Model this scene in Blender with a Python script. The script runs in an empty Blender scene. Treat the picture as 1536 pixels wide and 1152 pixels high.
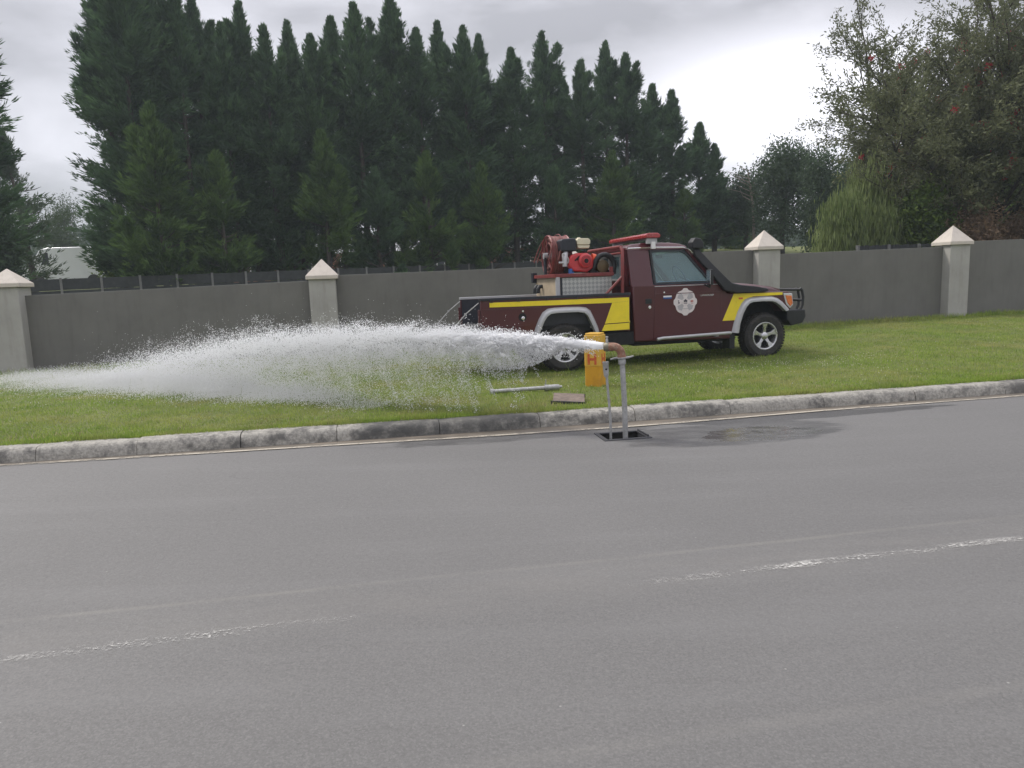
import bpy, math, random
import numpy as np
from math import radians, sin, cos, pi, sqrt
from mathutils import Vector, Matrix

S = bpy.context.scene
COL = S.collection

# ------------------------------------------------------------------ camera
PITCH, ROLL = radians(7.96), radians(2.06)
cam_data = bpy.data.cameras.new('camera')
cam = bpy.data.objects.new('camera', cam_data); COL.objects.link(cam)
fwd = Vector((0, cos(PITCH), -sin(PITCH))); r0 = Vector((1, 0, 0)); u0 = r0.cross(fwd)
right = r0*cos(ROLL) - u0*sin(ROLL); up = r0*sin(ROLL) + u0*cos(ROLL)
m3 = Matrix((right, up, -fwd)).transposed()
cam.matrix_world = Matrix.Translation((0, 0, 1.5)) @ m3.to_4x4()
cam_data.sensor_width = 36; cam_data.lens = 36*1080/1536
cam_data.clip_start = .05; cam_data.clip_end = 3000
S.camera = cam

# ------------------------------------------------------------------ light
SUN_EL, SUN_AZ = radians(50), radians(-58)      # azimuth measured from +Y towards +X
w = bpy.data.worlds.new("World"); S.world = w; w.use_nodes = True
nt = w.node_tree; nt.nodes.clear(); N = nt.nodes; L = nt.links
def nn(t, **k):
    n = N.new(t)
    for a, b in k.items(): setattr(n, a, b)
    return n
out = nn('ShaderNodeOutputWorld'); bg = nn('ShaderNodeBackground'); L.new(bg.outputs[0], out.inputs[0])
bg.inputs[1].default_value = .1
sky = nn('ShaderNodeTexSky', sky_type='NISHITA', sun_disc=False, sun_elevation=SUN_EL, sun_rotation=SUN_AZ)
tc = nn('ShaderNodeTexCoord')
nz = nn('ShaderNodeVectorMath', operation='NORMALIZE'); L.new(tc.outputs['Generated'], nz.inputs[0])
mp = nn('ShaderNodeMapping'); mp.inputs['Scale'].default_value = (1.6, 1.6, 4.2); mp.inputs['Rotation'].default_value = (0, radians(14), 0)
L.new(nz.outputs[0], mp.inputs[0])
n1 = nn('ShaderNodeTexNoise'); n1.inputs['Scale'].default_value = 2.3; n1.inputs['Detail'].default_value = 6; n1.inputs['Roughness'].default_value = .5
n1.inputs['Distortion'].default_value = .3
L.new(mp.outputs[0], n1.inputs['Vector'])
def mth(op, a, b, clamp=False):
    n = nn('ShaderNodeMath', operation=op, use_clamp=clamp)
    for i, v in enumerate((a, b)):
        if isinstance(v, (int, float)): n.inputs[i].default_value = v
        else: L.new(v, n.inputs[i])
    return n.outputs[0]
# bright break in the cloud cover round the hidden sun
def break_at(dv, scl, r):
    s1 = nn('ShaderNodeVectorMath', operation='SUBTRACT'); L.new(nz.outputs[0], s1.inputs[0]); s1.inputs[1].default_value = dv
    rt = nn('ShaderNodeMapping'); rt.inputs['Rotation'].default_value = (0, radians(22), 0); rt.inputs['Scale'].default_value = scl
    L.new(s1.outputs[0], rt.inputs[0])
    ln = nn('ShaderNodeVectorMath', operation='LENGTH'); L.new(rt.outputs[0], ln.inputs[0])
    e = mth('ADD', ln.outputs['Value'], mth('MULTIPLY', mth('SUBTRACT', n1.outputs[0], .5), .30))
    mr = nn('ShaderNodeMapRange', interpolation_type='SMOOTHSTEP'); L.new(e, mr.inputs[0])
    mr.inputs[1].default_value = r; mr.inputs[2].default_value = r*.3; mr.inputs[3].default_value = 0; mr.inputs[4].default_value = 1
    return mr.outputs[0]
br = break_at((.345, .915, .205), (1.0, 1.0, 2.5), .27)
cl = nn('ShaderNodeMapRange'); L.new(n1.outputs[0], cl.inputs[0])
cl.inputs[1].default_value = .36; cl.inputs[2].default_value = .64; cl.inputs[3].default_value = 4.0; cl.inputs[4].default_value = 7.2
sp = nn('ShaderNodeSeparateXYZ'); L.new(nz.outputs[0], sp.inputs[0])
zr = nn('ShaderNodeMapRange'); L.new(sp.outputs[2], zr.inputs[0])
zr.inputs[1].default_value = .30; zr.inputs[2].default_value = .9; zr.inputs[3].default_value = 1; zr.inputs[4].default_value = 2.3
val = mth('MULTIPLY', mth('ADD', cl.outputs[0], mth('MULTIPLY', br, 5.5)), zr.outputs[0])
cc = nn('ShaderNodeCombineXYZ')
L.new(mth('MULTIPLY', val, .985), cc.inputs[0]); L.new(mth('MULTIPLY', val, .975), cc.inputs[1]); L.new(mth('MULTIPLY', val, 1.05), cc.inputs[2])
mx = nn('ShaderNodeMix', data_type='RGBA'); mx.inputs[0].default_value = .93
L.new(sky.outputs[0], mx.inputs[6]); L.new(cc.outputs[0], mx.inputs[7]); L.new(mx.outputs[2], bg.inputs[0])
sd = bpy.data.lights.new('sun', 'SUN'); sd.energy = 2.1; sd.angle = radians(11); sd.color = (1, .95, .87)
sun = bpy.data.objects.new('sun', sd); COL.objects.link(sun)
sdir = Vector((sin(SUN_AZ)*cos(SUN_EL), cos(SUN_AZ)*cos(SUN_EL), sin(SUN_EL)))
sun.rotation_euler = sdir.to_track_quat('Z', 'Y').to_euler()
sun.location = (0, 0, 30)
S.view_settings.view_transform = 'Standard'; S.view_settings.look = 'None'
S.view_settings.exposure = 0.36; S.view_settings.gamma = 1
S.cycles.max_bounces = 16; S.cycles.diffuse_bounces = 10; S.cycles.transmission_bounces = 12; S.cycles.volume_bounces = 1; S.cycles.transparent_max_bounces = 24

# ------------------------------------------------------------------ helpers
def tag(o, label=None, cat=None, group=None, kind=None):
    if label: o['label'] = label
    if cat: o['category'] = cat
    if group: o['group'] = group
    if kind: o['kind'] = kind
    return o
def empty(name, loc=(0, 0, 0), rz=0, **k):
    o = bpy.data.objects.new(name, None); COL.objects.link(o); o.location = loc; o.rotation_euler = (0, 0, rz)
    o.empty_display_size = .2
    return tag(o, **k)
class MB:
    def __init__(s): s.v = []; s.f = []; s.m = []
    def add(s, vs, fs, mi=0):
        b = len(s.v); s.v += [tuple(p) for p in vs]
        for f in fs: s.f.append(tuple(b+i for i in f)); s.m.append(mi)
        return s
    def box(s, x0, x1, y0, y1, z0, z1, mi=0):
        return s.add([(x0,y0,z0),(x1,y0,z0),(x1,y1,z0),(x0,y1,z0),(x0,y0,z1),(x1,y0,z1),(x1,y1,z1),(x0,y1,z1)],
              [(0,3,2,1),(4,5,6,7),(0,1,5,4),(1,2,6,5),(2,3,7,6),(3,0,4,7)], mi)
    def prism(s, poly, y0, y1, mi=0, y0f=None):
        """polygon in x,z extruded along y; y0f(z) may bend both faces inwards"""
        n = len(poly); a = []; b = []
        for (x, z) in poly:
            d = y0f(z) if y0f else 0
            a.append((x, y0+d, z)); b.append((x, y1-d, z))
        ar = sum(poly[i][0]*poly[(i+1) % n][1]-poly[(i+1) % n][0]*poly[i][1] for i in range(n))
        fs = [tuple(range(n)), tuple(range(2*n-1, n-1, -1))]
        if ar < 0: fs = [tuple(reversed(q)) for q in fs]
        for i in range(n):
            j = (i+1) % n
            fs.append((j, i, n+i, n+j) if ar > 0 else (i, j, n+j, n+i))
        return s.add(a+b, fs, mi)
    def prismz(s, poly, z0, z1, mi=0):
        n = len(poly); ar = sum(poly[i][0]*poly[(i+1) % n][1]-poly[(i+1) % n][0]*poly[i][1] for i in range(n))
        if ar < 0: poly = poly[::-1]
        return s.add([(x, y, z0) for x, y in poly]+[(x, y, z1) for x, y in poly],
            [tuple(range(n-1, -1, -1)), tuple(range(n, 2*n))]+[(i, (i+1) % n, n+(i+1) % n, n+i) for i in range(n)], mi)
    def tube(s, path, rad, seg=8, mi=0, cap=True, closed=False):
        P = [Vector(p) for p in path]; n = len(P)
        R = rad if hasattr(rad, '__len__') else [rad]*n
        vs = []; prev = None
        for i in range(n):
            if closed: t = (P[(i+1) % n]-P[i-1]).normalized()
            else: t = (P[min(i+1, n-1)]-P[max(i-1, 0)]).normalized()
            if prev is None: a = t.orthogonal().normalized()
            else:
                a = prev-t*prev.dot(t)
                a = a.normalized() if a.length > 1e-6 else t.orthogonal().normalized()
            prev = a; b = t.cross(a)
            for k in range(seg):
                an = 2*pi*k/seg; vs.append(P[i]+(a*cos(an)+b*sin(an))*R[i])
        fs = []
        for i in range(n if closed else n-1):
            j = (i+1) % n
            for k in range(seg): fs.append((i*seg+k, i*seg+(k+1) % seg, j*seg+(k+1) % seg, j*seg+k))
        if cap and not closed: fs += [tuple(range(seg-1, -1, -1)), tuple((n-1)*seg+k for k in range(seg))]
        return s.add(vs, fs, mi)
    def lathe(s, prof, c, axis, seg=24, mi=0, cap=True):
        """prof: (r, h) along axis from c"""
        ax = Vector(axis).normalized(); a = ax.orthogonal().normalized(); b = ax.cross(a); c = Vector(c)
        vs = []; n = len(prof)
        for r, h in prof:
            for k in range(seg):
                an = 2*pi*k/seg; vs.append(c+ax*h+(a*cos(an)+b*sin(an))*r)
        fs = []
        for i in range(n-1):
            for k in range(seg): fs.append((i*seg+k, i*seg+(k+1) % seg, (i+1)*seg+(k+1) % seg, (i+1)*seg+k))
        if cap: fs += [tuple(range(seg-1, -1, -1)), tuple((n-1)*seg+k for k in range(seg))]
        return s.add(vs, fs, mi)
    def build(s, name, mat, parent=None, bevel=0, smooth=None, seg=2):
        me = bpy.data.meshes.new(name); me.from_pydata(s.v, [], s.f); me.update()
        for q in (mat if isinstance(mat, (list, tuple)) else [mat]): me.materials.append(q)
        me.polygons.foreach_set('material_index', s.m)
        o = bpy.data.objects.new(name, me); COL.objects.link(o)
        if parent: o.parent = parent
        if bevel:
            b = o.modifiers.new('bevel', 'BEVEL'); b.width = bevel; b.segments = seg; b.limit_method = 'ANGLE'; b.angle_limit = radians(35)
            b.harden_normals = False
        if smooth:
            me.polygons.foreach_set('use_smooth', [True]*len(me.polygons))
            me.set_sharp_from_angle(angle=radians(smooth))
        return o
def nmesh(name, V, F, mat, parent=None, tint=None, smooth=False):
    V = np.asarray(V, np.float32); F = np.asarray(F, np.int32); k = F.shape[1]
    me = bpy.data.meshes.new(name); me.vertices.add(len(V)); me.vertices.foreach_set('co', V.ravel())
    me.loops.add(F.size); me.loops.foreach_set('vertex_index', F.ravel())
    me.polygons.add(len(F)); me.polygons.foreach_set('loop_start', np.arange(0, F.size, k, dtype=np.int32))
    me.polygons.foreach_set('loop_total', np.full(len(F), k, np.int32))
    if tint is not None:
        a = me.attributes.new('tint', 'FLOAT', 'POINT'); a.data.foreach_set('value', np.asarray(tint, np.float32))
    me.update(calc_edges=True)
    for q in (mat if isinstance(mat, (list, tuple)) else [mat]): me.materials.append(q)
    if smooth: me.polygons.foreach_set('use_smooth', [True]*len(me.polygons))
    o = bpy.data.objects.new(name, me); COL.objects.link(o)
    if parent: o.parent = parent
    return o

# ------------------------------------------------------------------ materials
class G:
    """small node builder for one material"""
    def __init__(s, name):
        s.m = bpy.data.materials.new(name); s.m.use_nodes = True; s.t = s.m.node_tree
        s.p = s.t.nodes['Principled BSDF']; s.o = s.t.nodes['Material Output']
        s.tc = s.t.nodes.new('ShaderNodeTexCoord')
    def n(s, t, **k):
        q = s.t.nodes.new(t)
        for a, b in k.items(): setattr(q, a, b)
        return q
    def l(s, a, b): s.t.links.new(a, b)
    def noise(s, scale, detail=4, rough=.55, vec=None, sc=None, coord='Object'):
        v = vec or s.tc.outputs[coord]
        if sc:
            mp = s.n('ShaderNodeMapping'); mp.inputs['Scale'].default_value = sc; s.l(v, mp.inputs[0]); v = mp.outputs[0]
        q = s.n('ShaderNodeTexNoise'); q.inputs['Scale'].default_value = scale; q.inputs['Detail'].default_value = detail
        q.inputs['Roughness'].default_value = rough; s.l(v, q.inputs['Vector']); return q.outputs['Fac']
    def ramp(s, v, a, b, lo=0, hi=1):
        q = s.n('ShaderNodeMapRange'); s.l(v, q.inputs[0])
        for i, x in zip((1, 2, 3, 4), (a, b, lo, hi)): q.inputs[i].default_value = x
        return q.outputs[0]
    def mix(s, f, a, b):
        q = s.n('ShaderNodeMix', data_type='RGBA')
        for i, x in ((0, f), (6, a), (7, b)):
            if isinstance(x, (int, float)): q.inputs[i].default_value = x
            elif isinstance(x, tuple): q.inputs[i].default_value = (*x, 1)
            else: s.l(x, q.inputs[i])
        return q.outputs[2]
    def math(s, op, a, b, clamp=False):
        q = s.n('ShaderNodeMath', operation=op, use_clamp=clamp)
        for i, x in enumerate((a, b)):
            if isinstance(x, (int, float)): q.inputs[i].default_value = x
            else: s.l(x, q.inputs[i])
        return q.outputs[0]
    def bump(s, h, strength=.3, dist=.01):
        q = s.n('ShaderNodeBump'); q.inputs['Strength'].default_value = strength; q.inputs['Distance'].default_value = dist
        s.l(h, q.inputs['Height']); s.l(q.outputs[0], s.p.inputs['Normal'])
    def set(s, inp, v):
        if isinstance(v, (int, float)): s.p.inputs[inp].default_value = v
        elif isinstance(v, tuple): s.p.inputs[inp].default_value = (*v, 1)
        else: s.l(v, s.p.inputs[inp])
def pm(name, col, rough=.5, metal=0, var=.25, scale=6, bump=0, bscale=60, coat=0, dirt=None, alpha=None):
    g = G(name); a = g.ramp(g.noise(scale, 6, .6), .3, .7)
    c = g.mix(a, tuple(x*(1-var) for x in col), tuple(min(1, x*(1+var)) for x in col))
    if dirt:
        d = g.ramp(g.noise(scale*1.7, 8, .7), .5, .75); c = g.mix(g.math('MULTIPLY', d, dirt[1]), c, dirt[0])
    g.set('Base Color', c); g.set('Roughness', g.ramp(g.noise(scale*3, 4), .3, .7, max(0, rough-.08), min(1, rough+.1))); g.set('Metallic', metal)
    if coat: g.set('Coat Weight', coat); g.set('Coat Roughness', .08)
    if bump: g.bump(g.noise(bscale, 5), bump, .004)
    return g.m
M = {}
DUST = (.16, .13, .10)
M['maroon'] = pm('maroon_paint', (.058, .0025, .006), .36, 0, .06, 3, coat=.45)
M['yellow'] = pm('yellow_stripe', (.80, .63, .015), .35, 0, .06, 4, coat=.4, dirt=(DUST, .12))
M['black'] = pm('black_plastic', (.009, .010, .012), .5, 0, .3, 8, bump=.15)
M['rail'] = pm('dark_rail', (.014, .016, .024), .45, .0, .3, 8)
M['silver'] = pm('silver_paint', (.42, .42, .43), .38, .35, .1, 5, dirt=(DUST, .2))
M['chrome'] = pm('chrome', (.75, .75, .77), .18, 1, .05)
M['rubber'] = pm('tyre_rubber', (.022, .021, .020), .8, 0, .25, 12, bump=.3, dirt=(DUST, .35))
M['alloy'] = pm('alloy_rim', (.55, .55, .56), .3, .85, .1)
M['dark'] = pm('chassis_black', (.006, .006, .007), .8, 0, .3, 6)
M['redpaint'] = pm('red_frame_paint', (.17, .026, .024), .45, 0, .25, 8, dirt=(DUST, .2))
M['redeng'] = pm('red_engine_paint', (.45, .02, .024), .35, 0, .12, 8, coat=.3)
M['redlens'] = pm('red_lens', (.32, .028, .028), .25, 0, .12, 14, coat=.5)
M['hose'] = pm('red_hose_rubber', (.17, .05, .042), .6, 0, .3, 20)
M['orange'] = pm('orange_lens', (.60, .15, .03), .25, 0, .2, 20, coat=.5)
M['cream'] = pm('cream_plastic', (.62, .57, .42), .5, 0, .08, 6)
M['beige'] = pm('beige_panel', (.42, .34, .24), .5, 0, .15, 6, dirt=(DUST, .2))
M['white'] = pm('white_vinyl', (.72, .70, .70), .45, 0, .05, 5)
M['blue'] = pm('blue_plastic', (.02, .09, .3), .4, 0, .1)
M['seat'] = pm('blue_grey_seat', (.16, .22, .30), .8, 0, .2, 12)
M['galv'] = pm('galvanised_steel', (.38, .38, .375), .5, .4, .25, 25, bump=.2, dirt=((.10, .08, .07), .5))
M['rust'] = pm('rusty_copper', (.27, .135, .085), .6, .3, .4, 16, bump=.5, bscale=90, dirt=((.42, .38, .29), .95))
M['iron'] = pm('cast_iron', (.05, .05, .055), .6, .3, .3, 30, bump=.3)
M['lensclear'] = pm('headlamp_lens', (.55, .56, .56), .1, .3, .05, coat=1)
def glass(name, col, rough=.02, tr=.85):
    g = G(name); g.set('Base Color', col); g.set('Roughness', rough)
    t = g.n('ShaderNodeBsdfTransparent'); t.inputs[0].default_value = (*col, 1)
    q = g.n('ShaderNodeMixShader'); q.inputs[0].default_value = tr
    g.p.inputs['Specular IOR Level'].default_value = .8
    g.l(g.p.outputs[0], q.inputs[1]); g.l(t.outputs[0], q.inputs[2]); g.l(q.outputs[0], g.o.inputs[0]); return g.m
M['glass'] = glass('tinted_glass', (.66, .78, .80), .03, .86)
# chequer plate
g = G('chequer_plate'); mp = g.n('ShaderNodeMapping'); mp.inputs['Rotation'].default_value = (0, radians(45), 0); g.l(g.tc.outputs['Object'], mp.inputs[0])
wv = g.n('ShaderNodeTexChecker'); wv.inputs['Scale'].default_value = 22; g.l(mp.outputs[0], wv.inputs[0])
g.set('Base Color', g.mix(wv.outputs[1], (.30, .31, .30), (.46, .46, .44))); g.set('Metallic', .4); g.set('Roughness', .4)
g.bump(wv.outputs[1], .5, .004); M['chequer'] = g.m

# ------------------------------------------------------------------ ground shapes
SL = .1677; K0 = 7.331
def foot(x):                       # y of the kerb's foot
    if -6 < x < 7: return .002458*x*x+.16434*x+7.302
    return SL*x+K0+.07*(1 if x > 0 else 1)
def sm(a):
    a = np.clip(a, 0, 1); return a*a*(3-2*a)
def gz(x, y):                      # height of the lawn and of the land behind the wall
    x = np.asarray(x, float); y = np.asarray(y, float)
    d = y-(SL*x+K0); z = .13+.20*sm((x+1)/12.5)*sm(d/8.5)
    z = z+.012*np.sin(x*2.1+y)*np.sin(y*1.7)*sm(d/1.5)*(d < 9)
    back = sm((y-SL*x-16.3)/27)
    return z+(1.95+.85*sm((x-2)/8))*back

def sheet(name, mat, xs, ysf, zf, kind='structure', smooth=True):
    V = []; nx = len(xs)
    for x in xs:
        ys = ysf(x)
        for y in ys: V.append((x, y, float(zf(x, y))))
    ny = len(ysf(xs[0])); F = [(i*ny+j, (i+1)*ny+j, (i+1)*ny+j+1, i*ny+j+1) for i in range(nx-1) for j in range(ny-1)]
    o = nmesh(name, V, F, mat, smooth=smooth); o['kind'] = kind; return o

# lawn soil / turf base
g = G('turf_ground'); n = g.noise(1.1, 8, .65); n2 = g.noise(14, 6, .7)
c = g.mix(g.ramp(n, .35, .65), (.08, .12, .016), (.14, .16, .03)); c = g.mix(g.ramp(n2, .4, .7), c, (.075, .07, .022))
g.set('Base Color', c); g.set('Roughness', .9); g.bump(n2, .6, .03); M['turf'] = g.m
xs = np.concatenate([np.linspace(-400, -20, 12), np.linspace(-18, 20, 96), np.linspace(24, 400, 12)])
dd = np.concatenate([np.linspace(.26, 10, 40), np.linspace(11, 45, 22), [60, 90, 150, 300, 900]])
sheet('lawn', M['turf'], xs, lambda x: [foot(x)+d for d in dd], gz)

# asphalt -----------------------------------------------------------------
g = G('asphalt')
f1 = g.noise(75, 8, .85); f2 = g.noise(.35, 5, .6); f3 = g.noise(30, 4, .6)
c = g.mix(g.ramp(f2, .3, .7), (.100, .097, .093), (.140, .136, .130))
c = g.mix(g.ramp(f1, .3, .75), g.mix(.55, c, (.05, .05, .05)), g.mix(.4, c, (.24, .235, .23)))
va = g.n('ShaderNodeTexVoronoi'); va.inputs['Scale'].default_value = 150; g.l(g.tc.outputs['Object'], va.inputs['Vector'])
vb = g.n('ShaderNodeSeparateColor'); g.l(va.outputs['Color'], vb.inputs[0])
c = g.mix(g.ramp(vb.outputs[0], .55, 1, 0, .18), c, (.27, .265, .255)); c = g.mix(g.ramp(vb.outputs[1], .6, 1, 0, .2), c, (.045, .045, .045))
st = g.noise(1.2, 6, .6, sc=(.25, 2.2, 1)); c = g.mix(g.math('MULTIPLY', g.ramp(st, .5, .75), .25), c, (.18, .178, .175))
vr = g.n('ShaderNodeTexVoronoi'); vr.inputs['Scale'].default_value = 6.5; g.l(g.tc.outputs['Object'], vr.inputs['Vector'])
spk = g.ramp(vr.outputs['Distance'], .02, .04, .6, 0)
pk = g.noise(2.1, 2); c = g.mix(g.math('MULTIPLY', spk, g.ramp(pk, .45, .5)), c, (.36, .35, .33))
# pale streaks left by tyres, running with the road
sep = g.n('ShaderNodeSeparateXYZ'); g.l(g.tc.outputs['Object'], sep.inputs[0])
lane = g.math('SUBTRACT', sep.outputs[1], g.math('MULTIPLY', sep.outputs[0], .172))
def streak(at, wd, amt, col):
    global c
    wob = g.math('ADD', lane, g.math('MULTIPLY', g.math('SUBTRACT', g.noise(.35, 2), .5), .09))
    d = g.math('ABSOLUTE', g.math('SUBTRACT', wob, at), 0); k = g.ramp(d, wd, wd*.2, 0, amt)
    q = g.n('ShaderNodeClamp'); g.l(k, q.inputs[0])
    c = g.mix(g.math('MULTIPLY', q.outputs[0], g.ramp(g.noise(5, 6, .7, sc=(.3, 1, 1)), .3, .6)), c, col)
streak(3.65, .03, .25, (.24, .23, .20)); streak(2.1, .05, .16, (.22, .21, .19)); streak(3.4, .30, .22, (.19, .18, .165))
# wet patch round the open chamber
def blob(cx, cy, rx, ry, amp=.6, wn=None):
    wn = wn or wn0
    a = g.math('DIVIDE', g.math('SUBTRACT', sep.outputs[0], cx), rx); b = g.math('DIVIDE', g.math('SUBTRACT', lane, cy-.172*cx), ry)
    q = g.math('SQRT', g.math('ADD', g.math('MULTIPLY', a, a), g.math('MULTIPLY', b, b)), 0)
    q = g.math('ADD', q, g.math('MULTIPLY', g.math('SUBTRACT', wn, .5), amp*2))
    k = g.n('ShaderNodeMapRange', interpolation_type='SMOOTHSTEP'); g.l(q, k.inputs[0]); k.inputs[1].default_value = 1.06; k.inputs[2].default_value = .90
    return k.outputs[0]
wn0 = g.noise(2.2, 9, .72, sc=(.5, 1.6, 1)); wnb = g.noise(5.0, 9, .75, sc=(.5, 1.7, 1))
wet = g.math('MAXIMUM', g.math('MULTIPLY', blob(2.15, 6.80, 1.15, .50, .5), g.ramp(wnb, .40, .56, .45, 1)), g.math('MULTIPLY', blob(.1, 7.0, 1.4, .20, .9), g.ramp(wnb, .4, .6, .3, 1)))
wet = g.math('MAXIMUM', wet, blob(3.2, 7.5, 1.5, .16, .7))
c = g.mix(g.math('MULTIPLY', wet, .75, True), c, (.036, .035, .035))
vc = g.n('ShaderNodeTexVoronoi', feature='DISTANCE_TO_EDGE'); vc.inputs['Scale'].default_value = .33
wv_ = g.n('ShaderNodeVectorMath', operation='ADD'); nc_ = g.n('ShaderNodeTexNoise'); nc_.inputs['Scale'].default_value = 2.2; nc_.inputs['Detail'].default_value = 7; g.l(g.tc.outputs['Object'], nc_.inputs['Vector'])
sc_ = g.n('ShaderNodeVectorMath', operation='SCALE'); sc_.inputs['Scale'].default_value = .5; g.l(nc_.outputs['Color'], sc_.inputs[0]); g.l(g.tc.outputs['Object'], wv_.inputs[0]); g.l(sc_.outputs[0], wv_.inputs[1]); g.l(wv_.outputs[0], vc.inputs['Vector'])
ck = g.n('ShaderNodeClamp'); g.l(g.ramp(vc.outputs['Distance'], .0025, .0008, 0, .2), ck.inputs[0])
c = g.mix(g.math('MULTIPLY', ck.outputs[0], g.ramp(g.noise(.5, 3), .48, .56), True), c, (.05, .048, .046))
g.set('Base Color', c)
pud = g.math('MULTIPLY', blob(2.35, 6.72, .62, .30, .8), .9)
rg = g.math('SUBTRACT', g.ramp(f3, .3, .7, .62, .78), g.math('MULTIPLY', wet, .25)); rg = g.math('SUBTRACT', rg, g.math('MULTIPLY', pud, .36), True)
g.set('Roughness', rg)
hb = g.math('MULTIPLY', f1, g.math('SUBTRACT', 1, g.math('MULTIPLY', pud, .97))); g.bump(hb, .35, .006); M['asphalt'] = g.m
# the road, with a real opening for the hydrant chamber
PIT = [(.812, 6.965), (1.236, 7.036), (1.292, 6.700), (.868, 6.629)]
# opening is a parallelogram aligned with the kerb
mb = MB(); far = lambda x: foot(x)
e1 = Vector((1, SL, 0)).normalized(); e2 = Vector((-e1.y, e1.x, 0)); pc = Vector((1.052, 6.832, 0)); hx, hy = .215, .165
P = [pc-e1*hx-e2*hy, pc+e1*hx-e2*hy, pc+e1*hx+e2*hy, pc-e1*hx+e2*hy]
rx = sorted(set([-200, -80, -30, -15] + list(np.linspace(-7, 7, 29)) + [15, 30, 80, 200]))
xl, xr = .5, 1.5
def strip(xlist, ya, yb):
    V = []; F = []
    for x in xlist: V += [(x, ya(x), 0), (x, yb(x), 0)]
    for i in range(len(xlist)-1): F.append((2*i, 2*i+2, 2*i+3, 2*i+1))
    mb.add(V, F)
lo = lambda x: SL*x+K0-12; l1 = lambda x: SL*x+6.35; l2 = lambda x: SL*x+6.98
strip(rx, lo, l1); strip([x for x in rx if x <= xl], l1, l2); strip([x for x in rx if x >= xr], l1, l2)
strip(rx, l2, lambda x: foot(x)+.05)
q = [Vector((xl, l1(xl), 0)), Vector((xr, l1(xr), 0)), Vector((xr, l2(xr), 0)), Vector((xl, l2(xl), 0))]
for i in range(4):
    j = (i+1) % 4; mb.add([q[i], q[j], P[j], P[i]], [(0, 1, 2, 3)])
tag(mb.build('road', M['asphalt']), kind='structure')
mb = MB(); mb.add([(-500, -400, -.06), (500, -400, -.06), (500, -5, -.06), (-500, -5, -.06)], [(0, 1, 2, 3)])
for s_ in (-1, 1):
    a, b = (-500, -200) if s_ < 0 else (200, 500)
    mb.add([(a, -6, -.05), (b, -6, -.05), (b, SL*b+K0+1, -.05), (a, SL*a+K0+1, -.05)], [(0, 1, 2, 3)])
tag(mb.build('ground', M['turf']), kind='structure')

# chamber under the road
pit = empty('hydrant_chamber', tuple(pc), math.atan(SL), label='open rectangular hydrant chamber sunk in the road beside the kerb', cat='hydrant chamber')
g = G('chamber_wall'); g.set('Base Color', g.mix(g.ramp(g.noise(9, 6), .3, .7), (.015, .014, .013), (.04, .037, .035))); g.set('Roughness', .9); M['pitwall'] = g.m
mb = MB(); t = .03
mb.box(-hx-t, -hx, -hy-t, hy+t, -.8, -.006).box(hx, hx+t, -hy-t, hy+t, -.8, -.006).box(-hx, hx, -hy-t, -hy, -.8, -.006).box(-hx, hx, hy, hy+t, -.8, -.006).box(-hx, hx, -hy, hy, -.84, -.8)
mb.build('chamber_wall', M['pitwall'], pit)
mb = MB(); t = .022
mb.box(-hx-.02, -hx+t, -hy-.02, hy+.02, -.005, .008).box(hx-t, hx+.02, -hy-.02, hy+.02, -.005, .008).box(-hx+t, hx-t, -hy-.02, -hy+t, -.005, .008).box(-hx+t, hx-t, hy-t, hy+.02, -.005, .008)
mb.build('iron_frame', M['iron'], pit, bevel=.003)
mb = MB(); mb.box(hx-.015, hx+.0, -hy+.02, hy-.02, -.24, .028); mb.build('hinged_flap', M['iron'], pit, bevel=.003)

# kerb ---------------------------------------------------------------------
g = G('kerb_concrete'); a = g.noise(7, 9, .7); b = g.noise(40, 6, .7); c0 = g.noise(1.1, 4, .6)
c = g.mix(g.ramp(b, .35, .65), (.21, .20, .178), (.40, .38, .335))
c = g.mix(g.ramp(g.math('ADD', a, g.math('MULTIPLY', g.math('SUBTRACT', c0, .5), .7)), .46, .62), c, (.115, .11, .10))
sp_ = g.n('ShaderNodeSeparateXYZ'); g.l(g.tc.outputs['Object'], sp_.inputs[0])
wetk = g.math('MULTIPLY', g.ramp(g.math('ABSOLUTE', g.math('ADD', sp_.outputs[0], .65), 0), 1.0, .75), g.ramp(a, .25, .5, .4, 1), True)
wc = g.n('ShaderNodeClamp'); g.l(wetk, wc.inputs[0])
c = g.mix(g.math('MULTIPLY', wc.outputs[0], .8), c, (.05, .05, .048))
g.set('Base Color', c); g.set('Roughness', .85); g.bump(g.math('ADD', b, a), .7, .012); M['kerb'] = g.m
joints = [-5.35, -4.5, -3.61, -2.67, -1.76, -.75, .28, 1.30, 2.37, 3.48, 4.62, 5.80, 6.95]
js = [-5.35-1.05*i for i in range(22, 0, -1)]+joints+[6.95+1.1*i for i in range(1, 28)]
mb = MB(); rk = random.Random(4)
prof = [(0, -.03), (.012, .05), (.030, .10), (.052, .124), (.085, .134), (.20, .137), (.28, .135), (.29, -.03)]
for a, b in zip(js[:-1], js[1:]):
    dz = rk.uniform(-.006, .006); dy = rk.uniform(-.006, .006); V = []; k = 4
    xs_ = [a+.0035+(b-a-.007)*i/k for i in range(k+1)]
    for x in xs_:
        e = .004 if x in (xs_[0], xs_[-1]) else 0
        for (o_, z) in prof: V.append((x-(o_*SL), foot(x)+o_+dy+(e if o_ < .1 else 0), z+dz-(e if z > .1 else 0)+rk.uniform(-.002, .002)))
    n_ = len(prof); F = [(i*n_+j, (i+1)*n_+j, (i+1)*n_+j+1, i*n_+j+1) for i in range(k) for j in range(n_-1)]
    F += [tuple(range(n_-1, -1, -1)), tuple(k*n_+i for i in range(n_))]
    F = [tuple(reversed(f)) for f in F]; mb.add(V, F)
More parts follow.
